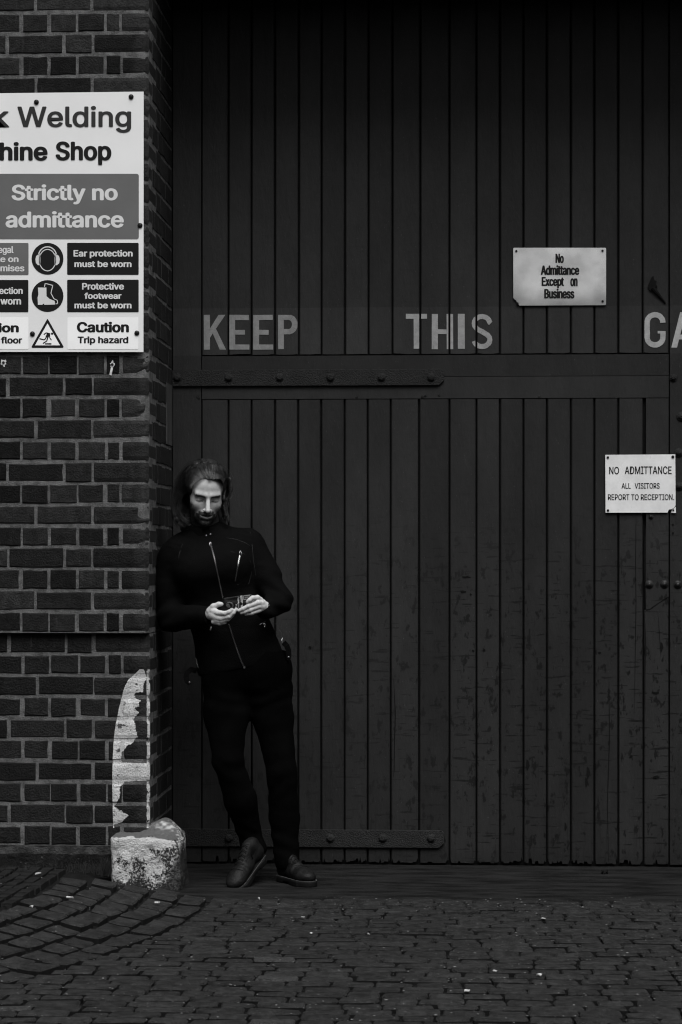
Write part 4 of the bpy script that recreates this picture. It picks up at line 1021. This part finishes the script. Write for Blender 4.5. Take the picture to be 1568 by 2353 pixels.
# ---- body: head, neck and hands in one mesh
YAW, PITCH, ROLL = math.radians(14), math.radians(21), math.radians(3)
SC = 1.09
Rh = Matrix.Rotation(YAW, 3, 'Z') @ Matrix.Rotation(PITCH, 3, 'X') @ Matrix.Rotation(ROLL, 3, 'Y')
HC = V3(472, 1134.5, .185)
Rn = np.array(Rh)
def h2w(p): return Vector(HC)+Rh@Vector(p)*SC
def w2h(X, Y, Z_):
    d = np.stack([X-HC[0], Y-HC[1], Z_-HC[2]], 0).reshape(3, -1); q = (Rn.T@d)/SC; return [q[i].reshape(np.shape(X)) for i in range(3)]
def headf(X, Y, Z_):
    g = w2h(X, Y, Z_); x, y, z = g; ax = np.abs(x); s = (ax, y, z)
    d = ell(g, (0, .018, .035), (.074, .096, .084))
    d = smin(d, ell(g, (0, -.030, .040), (.060, .052, .056)), .02)
    d = smin(d, ell(g, (0, -.022, -.030), (.060, .058, .074)), .02)
    d = smin(d, ell(g, (0, -.034, -.075), (.043, .046, .036)), .022)
    d = smin(d, ell(g, (0, -.070, -.098), (.020, .018, .016)), .016)
    d = smin(d, cap(s, (.008, -.084, .021), (.043, -.070, .021), .0085, .0085), .018)
    d = smin(d, ell(s, (.039, -.050, -.025), (.018, .018, .016)), .03)
    d = smax(d, -ell(s, (.0305, -.096, .000), (.0195, .028, .0148)), .008)
    d = smin(d, sph(s, (.0315, -.0610, -.002), .0150), .004)
    d = smax(d, -cap(s, (.021, -.0720, -.0075), (.041, -.068, -.0075), .0013, .0010), .002)     # lowered lid line
    d = smin(d, cap(g, (0, -.084, .012), (0, -.110, -.031), .0075, .0105), .009)
    d = smin(d, sph(g, (0, -.1135, -.034), .0088), .005)
    d = smin(d, ell(s, (.0105, -.097, -.036), (.0075, .011, .0062)), .007)
    d = smax(d, -ell(s, (.0065, -.104, -.0425), (.0032, .005, .0028)), .002)
    d = smin(d, ell(g, (0, -.076, -.063), (.028, .020, .021)), .010)
    d = smin(d, cap(s, (.0, -.0955, -.0575), (.022, -.086, -.0585), .0042, .0022), .003)
    d = smin(d, cap(s, (.0, -.0935, -.0705), (.019, -.0855, -.0660), .0056, .0025), .003)
    d = smax(d, -cap(s, (.0, -.0985, -.0636), (.018, -.088, -.0620), .0030, .0014), .002)
    d = smax(d, -cap(s, (.022, -.093, -.044), (.031, -.081, -.064), .0022, .0016), .006)        # smile fold
    e = ell(s, (.077, .012, -.006), (.010, .017, .031)); e = smax(e, -ell(s, (.083, .009, -.004), (.006, .010, .020)), .004)
    d = smin(d, e, .005)
    return d*SC
def neckf(X, Y, Z_):
    g = (X, Y, Z_); a = np.array(h2w((0, .02, -.06))); b = V3(476, 1228, .26)
    d = cap(g, a, b, .058, .062); d = smin(d, cap(g, b, V3(480, 1300, .26), .062, .09), .03)
    # tendon and adam's apple
    return smin(d, cap(g, np.array(h2w((.02, -.02, -.09))), V3(486, 1222, .215), .012, .010), .02)
lo = V3(425, 1320, 0); hi = V3(530, 1060, 0)
Ph, Qh = surfnet(lambda X, Y, Z_: smin(headf(X, Y, Z_), neckf(X, Y, Z_), .018), (lo[0], .0, lo[2]), (hi[0], .40, hi[2]), .0024); Ph = relax(Ph, Qh, 1, .25)
def handf(segs, k=.0035):
    def f(X, Y, Z_):
        g = (X, Y, Z_); d = None
        for chain in segs:
            cd = None
            for (a, ra), (b, rb) in zip(chain[:-1], chain[1:]):
                q = cap(g, V3(*a), V3(*b), ra, rb); cd = q if cd is None else smin(cd, q, .004)
            d = cd if d is None else smin(d, cd, k)
        return d+.0004*vnoise(X, Y, Z_, 220, 3)
    return f
LH = [[((468,1412,.075), .026), ((483,1411,.035), .025), ((492,1413,.012), .024), ((501,1418,.004), .020)],
      [((492,1405,.004), .018), ((500,1408,-.008), .0125), ((518,1409.5,-.022), .0098), ((527,1406,-.026), .0090), ((534,1401.5,-.026), .0078)],
      [((498,1418,.0), .016), ((508,1421,-.008), .0115), ((527,1417,-.021), .0096), ((537,1408,-.023), .0086), ((543.5,1400,-.022), .0072)],
      [((497,1425,.004), .014), ((509,1427,-.003), .0105), ((524,1423,-.012), .0092), ((535,1414,-.012), .0076)],
      [((492,1428,.010), .013), ((505,1432,.004), .0098), ((517,1430,-.002), .0084)],
      [((484,1404,.018), .019), ((491,1394,.006), .0135), ((503,1388.5,.004), .0105), ((516,1388,.006), .0090)]]
RHD = [[((622,1397,.085), .027), ((611,1396,.045), .026), ((601,1393,.018), .023), ((594,1391,.008), .019)],
      [((598,1380,.012), .016), ((592,1373.5,-.004), .0115), ((581,1374,-.021), .0102), ((574,1379,-.026), .0094), ((569.5,1383,-.026), .0084)],
      [((601,1386,.006), .0150), ((593,1385,-.010), .0115), ((571,1393,-.024), .0098), ((559,1399,-.025), .0090), ((549.5,1403,-.024), .0078)],
      [((602,1393,.008), .0145), ((594,1394,-.006), .0110), ((575,1401.5,-.019), .0094), ((563,1406,-.019), .0086), ((555,1408.5,-.018), .0074)],
      [((601,1399,.012), .0130), ((594,1403,.0), .0100), ((579,1409,-.010), .0086), ((565,1411.5,-.010), .0072)],
      [((603,1386,.030), .018), ((590,1383,.016), .0125), ((574,1384,.006), .0100), ((566,1385,.006), .0085)]]
PP = [Ph]; QQ = [Qh]; no = len(Ph)
for segs in (LH, RHD):
    pts = np.array([V3(*a) for ch in segs for a, r in ch]); lo = pts.min(0)-.035; hi = pts.max(0)+.035
    p, q = surfnet(handf(segs), lo, hi, .0021); p = relax(p, q, 1, .3); PP.append(p); QQ.append(q+no); no += len(p)
# arms inside the sleeves join hands, shoulders and neck into one skin
Pn = [np.array(p) for p in PP]; Qn = list(QQ)
def nearest(Pk, Qk, off, c):
    ce = Pk[Qk-off].mean(1); return int(np.argmin(((ce-c)**2).sum(1)))
offs = [0, len(Ph), len(Ph)+len(PP[1])]; ex_v = []; ex_q = []; tot = sum(len(p) for p in PP); usedn = []
for hi_, wristp, path in ((1, V3(460,1412,.09), [(430,1415,.15),(397,1410,.22),(395,1340,.25),(405,1275,.25),(450,1262,.26)]), (2, V3(632,1398,.10), [(638,1392,.14),(640,1375,.19),(612,1310,.23),(585,1255,.25),(520,1262,.26)])):
    fh = nearest(PP[hi_], QQ[hi_], offs[hi_], wristp); nk = V3(463 if hi_ == 1 else 497, 1300, .26); fn = nearest(PP[0], QQ[0], 0, nk); usedn.append((0, fn)); usedn.append((hi_, fh))
    r_prev = list(QQ[hi_][fh])[::-1]
    for (a, b, c_) in path:
        c = V3(a, b, c_); ids = []
        for s_ in range(4):
            an = s_*math.pi/2; ex_v.append(c+np.array([.028*math.cos(an), .028*math.sin(an), .01*math.sin(an)])); ids.append(tot+len(ex_v)-1)
        ex_q += [[r_prev[k], r_prev[(k+1) % 4], ids[(k+1) % 4], ids[k]] for k in range(4)]; r_prev = ids
    ids = list(QQ[0][fn]); ex_q += [[r_prev[k], r_prev[(k+1) % 4], ids[(k+1) % 4], ids[k]] for k in range(4)]
for gi in range(3):
    QQ[gi] = np.delete(QQ[gi], [f for g__, f in usedn if g__ == gi], axis=0)
PB_ = np.concatenate(PP+[np.array(ex_v)]); QB_ = np.concatenate(QQ+[np.array(ex_q)])
def skin_extra(v, env):
    n, l, M, N, RAMP, MIX = (env[k] for k in ('n', 'l', 'M', 'N', 'RAMP', 'MIX'))
    at_ = n.new('ShaderNodeAttribute'); at_.attribute_name = 'hairy'
    v = M('MULTIPLY', v, RAMP(N(60, 5, .6), .3, .7, .88, 1.08))
    k = M('MULTIPLY', at_.outputs['Fac'], RAMP(N(420, 3, .6), .2, .75, .92, 1.2), True)
    return MIX(k, v, .022)
skin_m = mat('skin', .45, .55, bump=.15, bscale=300, extra=skin_extra, spec=.3)
skin_m.node_tree.nodes['Principled BSDF'].inputs['Subsurface Weight'].default_value = .0
body = np_ob('body', PB_, QB_, skin_m, man)
# beard, brows, lips: colour of the skin itself, as a mesh attribute
x, y, z = w2h(Ph[:, 0], Ph[:, 1], Ph[:, 2]); ax = np.abs(x); nz = .004*vnoise(x, y, z, 260, 6)+.003*vnoise(x, y, z, 90, 2)
front = sstep(.055, .02, y)
lipmask = np.exp(-((ax/.020)**4))*np.exp(-(((z+.0685)/.0052)**2))
low = sstep(-.062, -.082, z+nz)                                             # chin and under jaw
side = sstep(-.030, -.060, z+nz)*sstep(.034, .046, ax+nz)                   # jaw sides up to the ears
burn = sstep(.0, -.03, z+nz)*sstep(.052, .060, ax+nz)
mous = sstep(-.0445, -.0500, z+nz*.6)*sstep(-.066, -.060, z)*sstep(.036, .028, ax)
around = sstep(-.056, -.062, z)*sstep(.022, .028, ax)*sstep(.05, .036, ax)
beard = np.clip(np.maximum.reduce([low*.98, side*1.0, burn*.9, mous*1.0, around*1.0]), 0, 1)*front
beard *= 1-.85*lipmask
under = np.exp(-((ax/.010)**2))*np.exp(-(((z+.079)/.004)**2)); beard = np.maximum(beard, .85*under)
lite = np.exp(-((ax/.017)**4))*np.exp(-(((z+.089)/.006)**2)); beard = beard*(1-.3*lite)
brow = sstep(.0092, .0030, np.abs(z-(.0158+.10*(ax-.018)-2.2*(ax-.03)**2)+nz*.4))*sstep(.009, .014, ax)*sstep(.054, .047, ax)*(y < -.03)
lash = np.exp(-((z+.0070)/.0024)**2)*sstep(.014, .020, ax)*sstep(.048, .042, ax)*(y < -.05)
sock = 0
mouthin = np.exp(-((z+.0640-7*ax*ax)/.0036)**2)*sstep(.025, .019, ax)*(y < -.07)
hairline = sstep(.012, .0, np.sqrt(((x)/.074)**2*.0049+0)*0+np.abs(0)+(1.0-np.clip(np.sqrt((x/.071)**2+((z+.030)/.120)**2), 0, 1))*.09)*(z > .0)
widow = np.exp(-(x/.013)**2)*sstep(.062, .078, z)
cheek = .42*sstep(-.005, -.04, z)*sstep(.024, .046, ax)
temple = .5*sstep(.042, .060, ax)*(z > -.02)
hair_a = np.clip(np.maximum.reduce([beard, hairline*.75, widow*.8, cheek, temple, brow*.88, lash*.6, mouthin]), 0, 1)*(y < .06)
attr = body.data.attributes.new('hairy', 'FLOAT', 'POINT'); full = np.zeros(len(body.data.vertices), np.float32); full[:len(Ph)] = hair_a[:len(Ph)]; attr.data.foreach_set('value', full)
nail_m = mat('finger_nail', .6, .25)
for (px, py, Y, nx) in ((532,1399.5,-.0325,-.5),(542.5,1398,-.0275,-.5),(552,1401.5,-.0305,.5)):
    m = MB(); c = Vector(V3(px, py, Y)); pts = [(c.x+.0048*math.cos(a*.628)*1.15, c.z+.0040*math.sin(a*.628)) for a in range(10)]; m.prism(pts, c.y-.0003, c.y+.004); m.build('finger_nail', nail_m, body)

# ---- hair: a combed-back cap with loose strands to the shoulders
def hairf(X, Y, Z_):
    g = w2h(X, Y, Z_); x, y, z = g; ax = np.abs(x); W_ = (X, Y, Z_)
    capd = ell(g, (0, .026, .042), (.086, .104, .090))
    # keep the face free: cut a big ellipsoid out of the front
    cut = ell(g, (0, -.118, -.030), (.071, .105, .120))
    widow = ell(g, (0, -.100, .070), (.012, .02, .025))
    capd = smax(capd, -np.where(widow < 0, cut, cut), .006)
    capd = smax(capd, -(z+.02+.0*y)*1.0, .02)                             # nothing below the ears from the cap
    b = lambda p, q, ra, rb: cap(W_, V3(*p), V3(*q), ra, rb)
    dd = capd*SC
    dd = smin(dd, b((428,1100,.25), (412,1138,.24), .026, .026), .02)
    dd = smin(dd, b((409,1135,.24), (410,1170,.235), .024, .026), .014)
    dd = smin(dd, b((410,1170,.235), (418,1200,.225), .024, .020), .014)
    dd = smin(dd, b((430,1150,.27), (430,1210,.27), .035, .035), .02)
    dd = smin(dd, b((524,1105,.25), (529,1128,.25), .016, .011), .012)
    dd = smin(dd, b((518,1150,.27), (517,1185,.255), .013, .012), .012)
    dd = smin(dd, b((500,1150,.29), (500,1210,.29), .05, .04), .02)
    dd = dd+(.0035*np.sin(150*x+60*z+4*vnoise(x, y, z, 22, 1))+.0025*vnoise(X, Y, Z_, 60, 2))*sstep(-.04, .03, y)
    return dd
lo = V3(375, 1245, 0); hi = V3(550, 1045, 0)
Pr, Qr = surfnet(hairf, (lo[0], .04, lo[2]), (hi[0], .42, hi[2]), .0042)
hair_m = mat('hair', .012, .5, spec=.3, var=.3, nscale=120)
hair = np_ob('hair', Pr, Qr, hair_m, man)
BH = BVHTree.FromPolygons([tuple(p) for p in Pr], [tuple(q) for q in Qr])
# guides in picture units and depth, front hairline to tips
G = [
 [(462,1100,.095),(450,1088,.12),(436,1080,.17),(420,1090,.21),(408,1112,.225),(402,1138,.225),(403,1165,.215),(410,1190,.205),(420,1203,.200)],
 [(452,1108,.10),(442,1096,.13),(428,1096,.17),(415,1110,.20),(405,1132,.21),(399,1158,.21),(402,1185,.20),(409,1203,.20),(404,1212,.20)],
 [(440,1120,.12),(434,1112,.15),(424,1118,.18),(414,1136,.195),(407,1158,.195),(411,1180,.19),(424,1196,.185),(436,1204,.18)],
 [(438,1130,.135),(430,1130,.16),(420,1142,.18),(413,1160,.185),(416,1182,.18),(428,1198,.175),(438,1212,.18)],
 [(470,1098,.085),(462,1082,.10),(452,1070,.14),(440,1068,.19),(426,1078,.23),(412,1100,.24),(403,1130,.24),(398,1165,.23),(398,1195,.23),(407,1210,.22)],
 [(480,1100,.083),(474,1082,.095),(468,1068,.13),(462,1062,.18),(455,1064,.23),(445,1075,.28),(430,1100,.30),(420,1150,.30),(415,1190,.27)],
 [(490,1101,.085),(487,1084,.10),(484,1070,.13),(482,1064,.18),(482,1066,.23),(488,1078,.28),(500,1100,.30),(508,1150,.30),(512,1190,.27)],
 [(500,1100,.09),(500,1086,.11),(499,1074,.15),(500,1070,.20),(506,1076,.25),(516,1092,.27),(522,1120,.27),(522,1155,.26),(518,1185,.24)],
 [(508,1101,.095),(511,1092,.12),(513,1084,.16),(517,1086,.20),(524,1098,.225),(530,1115,.225),(531,1130,.22),(527,1142,.215),(520,1148,.21)],
 [(513,1110,.11),(518,1100,.14),(523,1100,.17),(528,1112,.19),(530,1126,.19),(528,1140,.19),(522,1146,.19)],
 [(519,1140,.20),(522,1150,.20),(521,1165,.195),(523,1180,.19),(527,1192,.185),(524,1197,.18),(517,1190,.18)],
 [(514,1160,.20),(517,1175,.19),(522,1188,.185),(528,1196,.18),(522,1199,.18)],
]
def interp(P, n):
    P = np.array(P, float); t = np.linspace(0, len(P)-1, n); i = np.clip(t.astype(int), 0, len(P)-2); f = (t-i)[:, None]
    P0 = P[np.clip(i-1, 0, len(P)-1)]; P1 = P[i]; P2 = P[i+1]; P3 = P[np.clip(i+2, 0, len(P)-1)]
    return .5*(2*P1+(-P0+P2)*f+(2*P0-5*P1+4*P2-P3)*f*f+(-P0+3*P1-3*P2+P3)*f**3)
pairs = [(0,1,190),(1,2,150),(2,3,90),(0,4,170),(4,5,170),(5,6,150),(6,7,150),(7,8,120),(8,9,80),(10,11,26)]
sm = MB()
strand_m = mat('hair_strands', .017, .34, spec=.5, var=.4, nscale=40)
for a, b, cnt in pairs:
    A = interp(G[a], 15); B = interp(G[b], 15)
    for _ in range(cnt):
        u = random.uniform(-.06, 1.06); P = A*(1-u)+B*u
        ph = random.uniform(0, 6.28) if random.random() < .4 else 1.5+2.5*u; amp = random.uniform(.8, 3.2)*(2.0 if a in (0, 1, 2, 7, 8, 10) else .9); k = np.linspace(0, 1, 15)
        P[:, 0] += amp*np.sin(k*12+ph)*k**1.6+random.gauss(0, 1.0)*k+random.gauss(0, .7); P[:, 1] += amp*.9*np.cos(k*12+ph)*k**1.7+random.gauss(0, .8); P[:, 2] += random.uniform(-.004, .008)+random.gauss(0, .006)*k
        nn = random.randint(8, 15)
        pts = []
        for (x_, y_, Y_) in P[:nn]:
            d = Vector(ray(x_, y_)).normalized(); h = BH.ray_cast(Vector(CP), d); p = Vector(V3(x_, y_, Y_))
            if h[0] is not None and (p-h[0]).dot(d) > -.001 and Y_ < .26: p = h[0]-d*random.uniform(.0005, .003)
            pts.append(p)
        r0 = random.uniform(.00035, .0009)
        sm.tube(pts, [r0*(1-.6*i/len(pts)) for i in range(len(pts))], 3, False)
for P in ([(536,1160,.2),(541,1168,.2),(546,1176,.2),(547,1186,.2),(543,1196,.2)], [(532,1120,.2),(540,1135,.2),(541,1150,.2)], [(402,1100,.22),(394,1125,.22),(391,1150,.22),(395,1185,.22)], [(512,1068,.2),(526,1080,.2),(538,1100,.2)]):
    sm.tube([Vector(V3(*p)) for p in interp(P, 10)], .0004, 3, False)
for _ in range(46):      # curled ends on his shoulder
    cx_, cy_ = random.uniform(404, 440), random.uniform(1178, 1214); r = random.uniform(3, 7); a0 = random.uniform(0, 6.28); Yc = .165+random.uniform(-.01, .03)
    sm.tube([Vector(V3(cx_+r*(1+.12*t)*math.cos(a0+t*.38), cy_+r*.7*math.sin(a0+t*.38)+t*.4, Yc+.002*t)) for t in range(12)], [.0007*(1-.06*t) for t in range(12)], 3, False)
for _ in range(16):
    cx_, cy_ = random.uniform(515, 530), random.uniform(1185, 1200); r = random.uniform(3, 6); a0 = random.uniform(0, 6.28)
    sm.tube([Vector(V3(cx_+r*math.cos(a0+t*.35), cy_+r*.7*math.sin(a0+t*.35), .17+.002*t)) for t in range(10)], [.0006*(1-.06*t) for t in range(10)], 3, False)
for _ in range(90):      # fly-aways round the outline
    A = interp(random.choice([G[0], G[1], G[4], G[5], G[7], G[8]]), 12); off = random.uniform(2, 9); c0 = np.array([468, 1140])
    d_ = A[:, :2]-c0; d_ /= np.linalg.norm(d_, axis=1)[:, None]; k = np.linspace(0, 1, 12); i0 = random.randint(3, 6)
    A[:, :2] += d_*(off*np.sin(k*3.0+random.random())[:, None])+np.stack([np.sin(k*13+random.random()*6), np.cos(k*11+random.random()*6)], 1)*1.6*k[:, None]
    sm.tube([Vector(V3(*p)) for p in A[i0:]], .00028, 3, False)
sm.build('loose_strands', strand_m, hair, True, kind='stuff', fixn=False)
# short hairs of beard and brows
bmh = MB(); idx = np.where(hair_a > .6)[0]
nrm = np.zeros((len(body.data.vertices), 3), np.float32); body.data.vertices.foreach_get('normal', nrm.ravel()) if False else None
for i in random.sample(list(idx), min(1400, len(idx))):
    p = Vector(Ph[i]); nv = body.data.vertices[int(i)].normal
    if z[i] > .0: t = Vector((1 if x[i] > 0 else -1, 0, .1)); L = .005
    elif abs(z[i]+.0636) < .004 and ax[i] < .02: continue
    else: t = Vector((x[i]*4, -.1, -1)); L = random.uniform(.003, .006)
    bmh.tube([p, p+nv*.0012+t.normalized()*L*.5, p+nv*.0022+t.normalized()*L], [.00035, .0003, .0001], 3, False)
bmh.build('beard_hairs', mat('beard', .02, .5), body, True, kind='stuff', fixn=False)

# ---- boots
boot_m = mat('boot_leather', .0075, .5, bump=.45, bscale=60, spec=.14, var=.3, nscale=25); sole_m = mat('boot_sole', .004, .7); stitch_m = mat('welt_stitching', .16, .7); lace_m = mat('laces', .006, .8)
BS = .88
def boot(heel, yawd, pitchd, label):
    """local frame: x across, y forward from the heel, z up"""
    Rb = Matrix.Rotation(math.radians(yawd), 3, 'Z') @ Matrix.Rotation(math.radians(180), 3, 'Z') @ Matrix.Rotation(math.radians(pitchd), 3, 'X'); Rn_ = np.array(Rb); O = np.array(heel)
    def w2b(X, Y, Z_):
        d = np.stack([X-O[0], Y-O[1], Z_-O[2]], 0).reshape(3, -1); q = Rn_.T@d/BS; return [q[i].reshape(np.shape(X)) for i in range(3)]
    tw = lambda p: Vector(O)+Rb@Vector(p)*BS
    def up(x, y, z):
        g = (x, y, z)
        d = ell(g, (0, .225, .048), (.048, .062, .034)); d = smin(d, ell(g, (0, .15, .058), (.044, .085, .042)), .03)
        d = smin(d, ell(g, (0, .02, .06), (.036, .045, .045)), .03); d = smin(d, cap(g, (0, .04, .07), (0, .03, .115), .040, .036), .03)
        d = smin(d, cap(g, (0, .14, .085), (0, .07, .125), .024, .030), .025)
        # toe cap wing seam, puckers across the vamp
        s_ = np.abs(y-(.205-6.5*x*x+.004*np.cos(150*x))); d = d-.0022*sstep(.004, .0, np.abs(y-(.20-6.0*x*x))-.0)*0-.0016*sstep(.0, .004, y-(.203-6*x*x))
        d = d+.0030*np.sin(150*(y+.12*np.abs(x)))*np.exp(-((y-.165)/.03)**2)*sstep(.05, .08, z)+.0015*vnoise(x, y, z, 40, 2)
        return smax(d, .026-z, .003)
    def so_f(x, y, z):
        o2 = np.minimum.reduce([np.hypot(x/.054, (y-.225)/.074)-1, np.hypot(x/.043, (y-.04)/.060)-1]); mid = np.maximum(np.abs(x)-(.043+.008*np.clip(y/.2, 0, 1)), np.abs(y-.13)-.1)
        o2 = smin(o2*.045, mid, .03)
        d = smax(o2, np.abs(z-.016)-.015, .004)
        return smax(d, -np.maximum(np.abs(y-.115)-.03, z-.010), .003)
    n_ = 'boot'; root = bpy.data.objects.new('boot', None)
    A = np.array([tw((a, b, c)) for a in (-.07, .07) for b in (-.04, .32) for c in (-.01, .19)]); lo = A.min(0); hi = A.max(0)
    p, q = surfnet(lambda X, Y, Z_: up(*w2b(X, Y, Z_)), lo, hi, .0042); p = relax(p, q, 1, .3); o = np_ob('boot', p, q, boot_m, man, label=label)
    T = BVHTree.FromPolygons([tuple(k) for k in p], [tuple(k) for k in q])
    p, q = surfnet(lambda X, Y, Z_: so_f(*w2b(X, Y, Z_)), lo, hi, .0040); np_ob('sole', p, q, sole_m, o)
    m = MB()
    # stitching along the welt
    n = 120
    for k in range(n):
        a = 2*math.pi*k/n; 
        ex, ey = (.0505*math.cos(a), .225+.0705*math.sin(a)) if math.sin(a) > -.1 else (None, None)
        if ex is None: continue
        m.tube([tw((ex, ey, .0325)), tw((.0505*math.cos(a+.028), .225+.0705*math.sin(a+.028), .0325))], .0008, 4)
    for s in (-1, 1):
        for k in range(34):
            y0 = .005+.0062*k; xx = s*(.040+.010*min(1, y0/.2)); m.tube([tw((xx, y0, .0325)), tw((xx+s*.0002, y0+.0036, .0325))], .0008, 4)
    m.build('stitching', stitch_m, o)
    def top(x, y):
        st = tw((x, y, .22)); d = Rb@Vector((0, 0, -1)); h = T.ray_cast(st, d); return (h[0] if h[0] is not None else tw((x, y, .09)))+Rb@Vector((0, 0, .002))
    m = MB()
    for k in range(4):
        yy = .155-.020*k; m.tube([top(-.019, yy), top(0, yy-.007), top(.019, yy)], .0026, 6); m.tube([top(-.019, yy-.008), top(0, yy-.012), top(.019, yy+.004)], .0022, 6)
    m.tube([top(0, .085), top(.02, .07), top(.032, .09), top(.02, .105)], .002, 6); m.tube([top(0, .085), top(-.02, .075), top(-.03, .095)], .002, 6)
    m.build('laces', lace_m, o, True)
    m = MB(); m.tube([top(.040*math.cos(a), .205-6*(.040*math.cos(a))**2) for a in np.linspace(.2, 2.94, 12)], .0013, 5); m.tube([top(-.022, .168), top(-.026, .14), top(-.028, .11)], .0012, 5); m.tube([top(.022, .168), top(.026, .14), top(.028, .11)], .0012, 5)
    m.tube([top(-.022, .168), top(0, .176), top(.022, .168)], .0012, 5); m.build('seam', boot_m, o, True)
    return o
boot((float(at(651, 2000, .27)[0]), .245, .0), 34, 0, 'flat planted boot')
# the raised one: ball of the foot on the ground, heel up
boot((float(at(603, 1960, .25)[0]), .205, .100), -29, -31, 'boot resting on its ball with the heel raised')
ms2 = MB()
# ---- pouch held in both hands
YP = -.004
pouch = thing('tobacco_pouch', 'small dark printed tobacco pouch held open in both hands', 'pouch', tuple(V3(545, 1388, YP)))
pc = [(513,1374.2),(579,1365),(580,1376),(577,1389),(545,1400),(516,1407)]
front_P = lambda x, y: V3(x, y, YP-.004*math.sin((x-510)/70*3.1)-.002*math.sin(y*.3))
m = MB(); nx_, ny_ = 16, 8; vs = []
for s in (0, 1):
    for i in range(nx_+1):
        for j in range(ny_+1):
            u = i/nx_; v = j/ny_; xt = 513+66*u+(1-u)*v*2.5; yt0 = 1374.2-9.2*u; yt1 = 1408-9*u-8*u*u*.9; y_ = yt0+(yt1-yt0)*v
            p = front_P(xt, y_)+np.array([0, .005*s, 0]); vs.append(tuple(p))
K = (nx_+1)*(ny_+1); fs = []
for i in range(nx_):
    for j in range(ny_):
        a = i*(ny_+1)+j; fs += [(a, a+1, a+ny_+2, a+ny_+1), (K+a, K+a+ny_+1, K+a+ny_+2, K+a+1)]
for i in range(nx_):
    a = i*(ny_+1); fs.append((a, a+ny_+1, K+a+ny_+1, K+a)); a += ny_; fs.append((a+ny_+1, a, K+a, K+a+ny_+1))
for j in range(ny_): fs.append((j+1, j, K+j, K+j+1)); a = nx_*(ny_+1)+j; fs.append((a, a+1, K+a+1, K+a))
m.add(vs, fs)
pk_m = mat('pouch_film', .006, .4, spec=.15, bump=.3, bscale=40); m.build('wrapper', pk_m, pouch, True, fixn=True)
m = MB(); f1 = [V3(513,1374.5,YP), V3(507,1386,YP+.008), V3(505,1404,YP+.012), V3(516,1407.5,YP+.001)]; m.add([tuple(p) for p in f1]+[tuple(p+np.array([0, .0015, 0])) for p in f1], [(0,1,2,3),(7,6,5,4),(0,4,5,1),(1,5,6,2),(2,6,7,3),(3,7,4,0)]); m.build('open_flap', pk_m, pouch)
def pq(zx_, zy_, off=.0018): return 459.5+zx_*.1099, 1344.1+zy_*.1099
def ppoly(name, polys, mm, off=.0018):
    m = MB()
    for pts in polys:
        P = [front_P(*pq(a, b))+np.array([0, -off, 0]) for a, b in pts]; m.add([tuple(p) for p in P], [tuple(range(len(P)))])
    o = m.build(name, mm, pouch, fixn=False)
    for p in o.data.polygons:
        if p.normal.y > 0: p.flip()
    return o
pw_m = mat('pouch_white_print', .42, .4); pg_m = mat('pouch_grey_print', .075, .4, var=.3, nscale=300)
ppoly('white_stripe', [[(843,226),(890,218),(900,330),(898,448),(858,462),(860,330)]], pw_m)
ppoly('stripe_line', [[(874,245),(880,244),(882,340),(880,425),(875,428),(877,340)]], black_m, .0026)
def fr4(pts, w):
    q = []; n = len(pts)
    for i in range(n):
        (a, b), (c, d) = pts[i], pts[(i+1) % n]; L = math.hypot(c-a, d-b); nx, ny = -(d-b)/L*w/2, (c-a)/L*w/2; q.append([(a+nx, b+ny), (c+nx, d+ny), (c-nx, d-ny), (a-nx, b-ny)])
    return q
ppoly('duty_label', fr4([(910,232),(1048,212),(1048,285),(918,310)], 9), pw_m)
ppoly('label_field', [[(935,245),(1035,230),(1035,275),(938,292)]], pg_m, .0022)
ppoly('label_bars', [[(940+12*k, 250-1.8*k), (945+12*k, 249-1.8*k), (945+12*k, 285-2*k), (940+12*k, 286-2*k)] for k in range(7)], pw_m, .003)
cres = [[(620+82*math.cos(a)+6, 430-80*math.sin(a)), (620+82*math.cos(a+.22)+6, 430-80*math.sin(a+.22)), (612+66*math.cos(a+.22), 438-66*math.sin(a+.22)), (612+66*math.cos(a), 438-66*math.sin(a))] for a in np.arange(-1.6, 2.6, .22)]
ppoly('printed_picture', cres+[[(560,400),(600,385),(625,410),(640,450),(620,480),(580,470),(545,430)]], pg_m)
def ptxt(t, x0, x1, y0, y1):      # text running up the pouch
    def fr_(u, v):
        a, b = pq(x0+(x1-x0)*v*1.0, y1+(y0-y1)*u); a2, b2 = pq(x1-(x1-x0)*v, y1+(y0-y1)*u)
        a3, b3 = pq(x0+(x1-x0)*(1-v), y1+(y0-y1)*u); return front_P(a3, b3)+np.array([0, -.0022, 0])
    return text_ob(t, None, YP, pw_m, pouch, .02, frame=fr_)
ptxt('ces fertility', 790, 833, 246, 480); ptxt('ing', 745, 783, 402, 478)
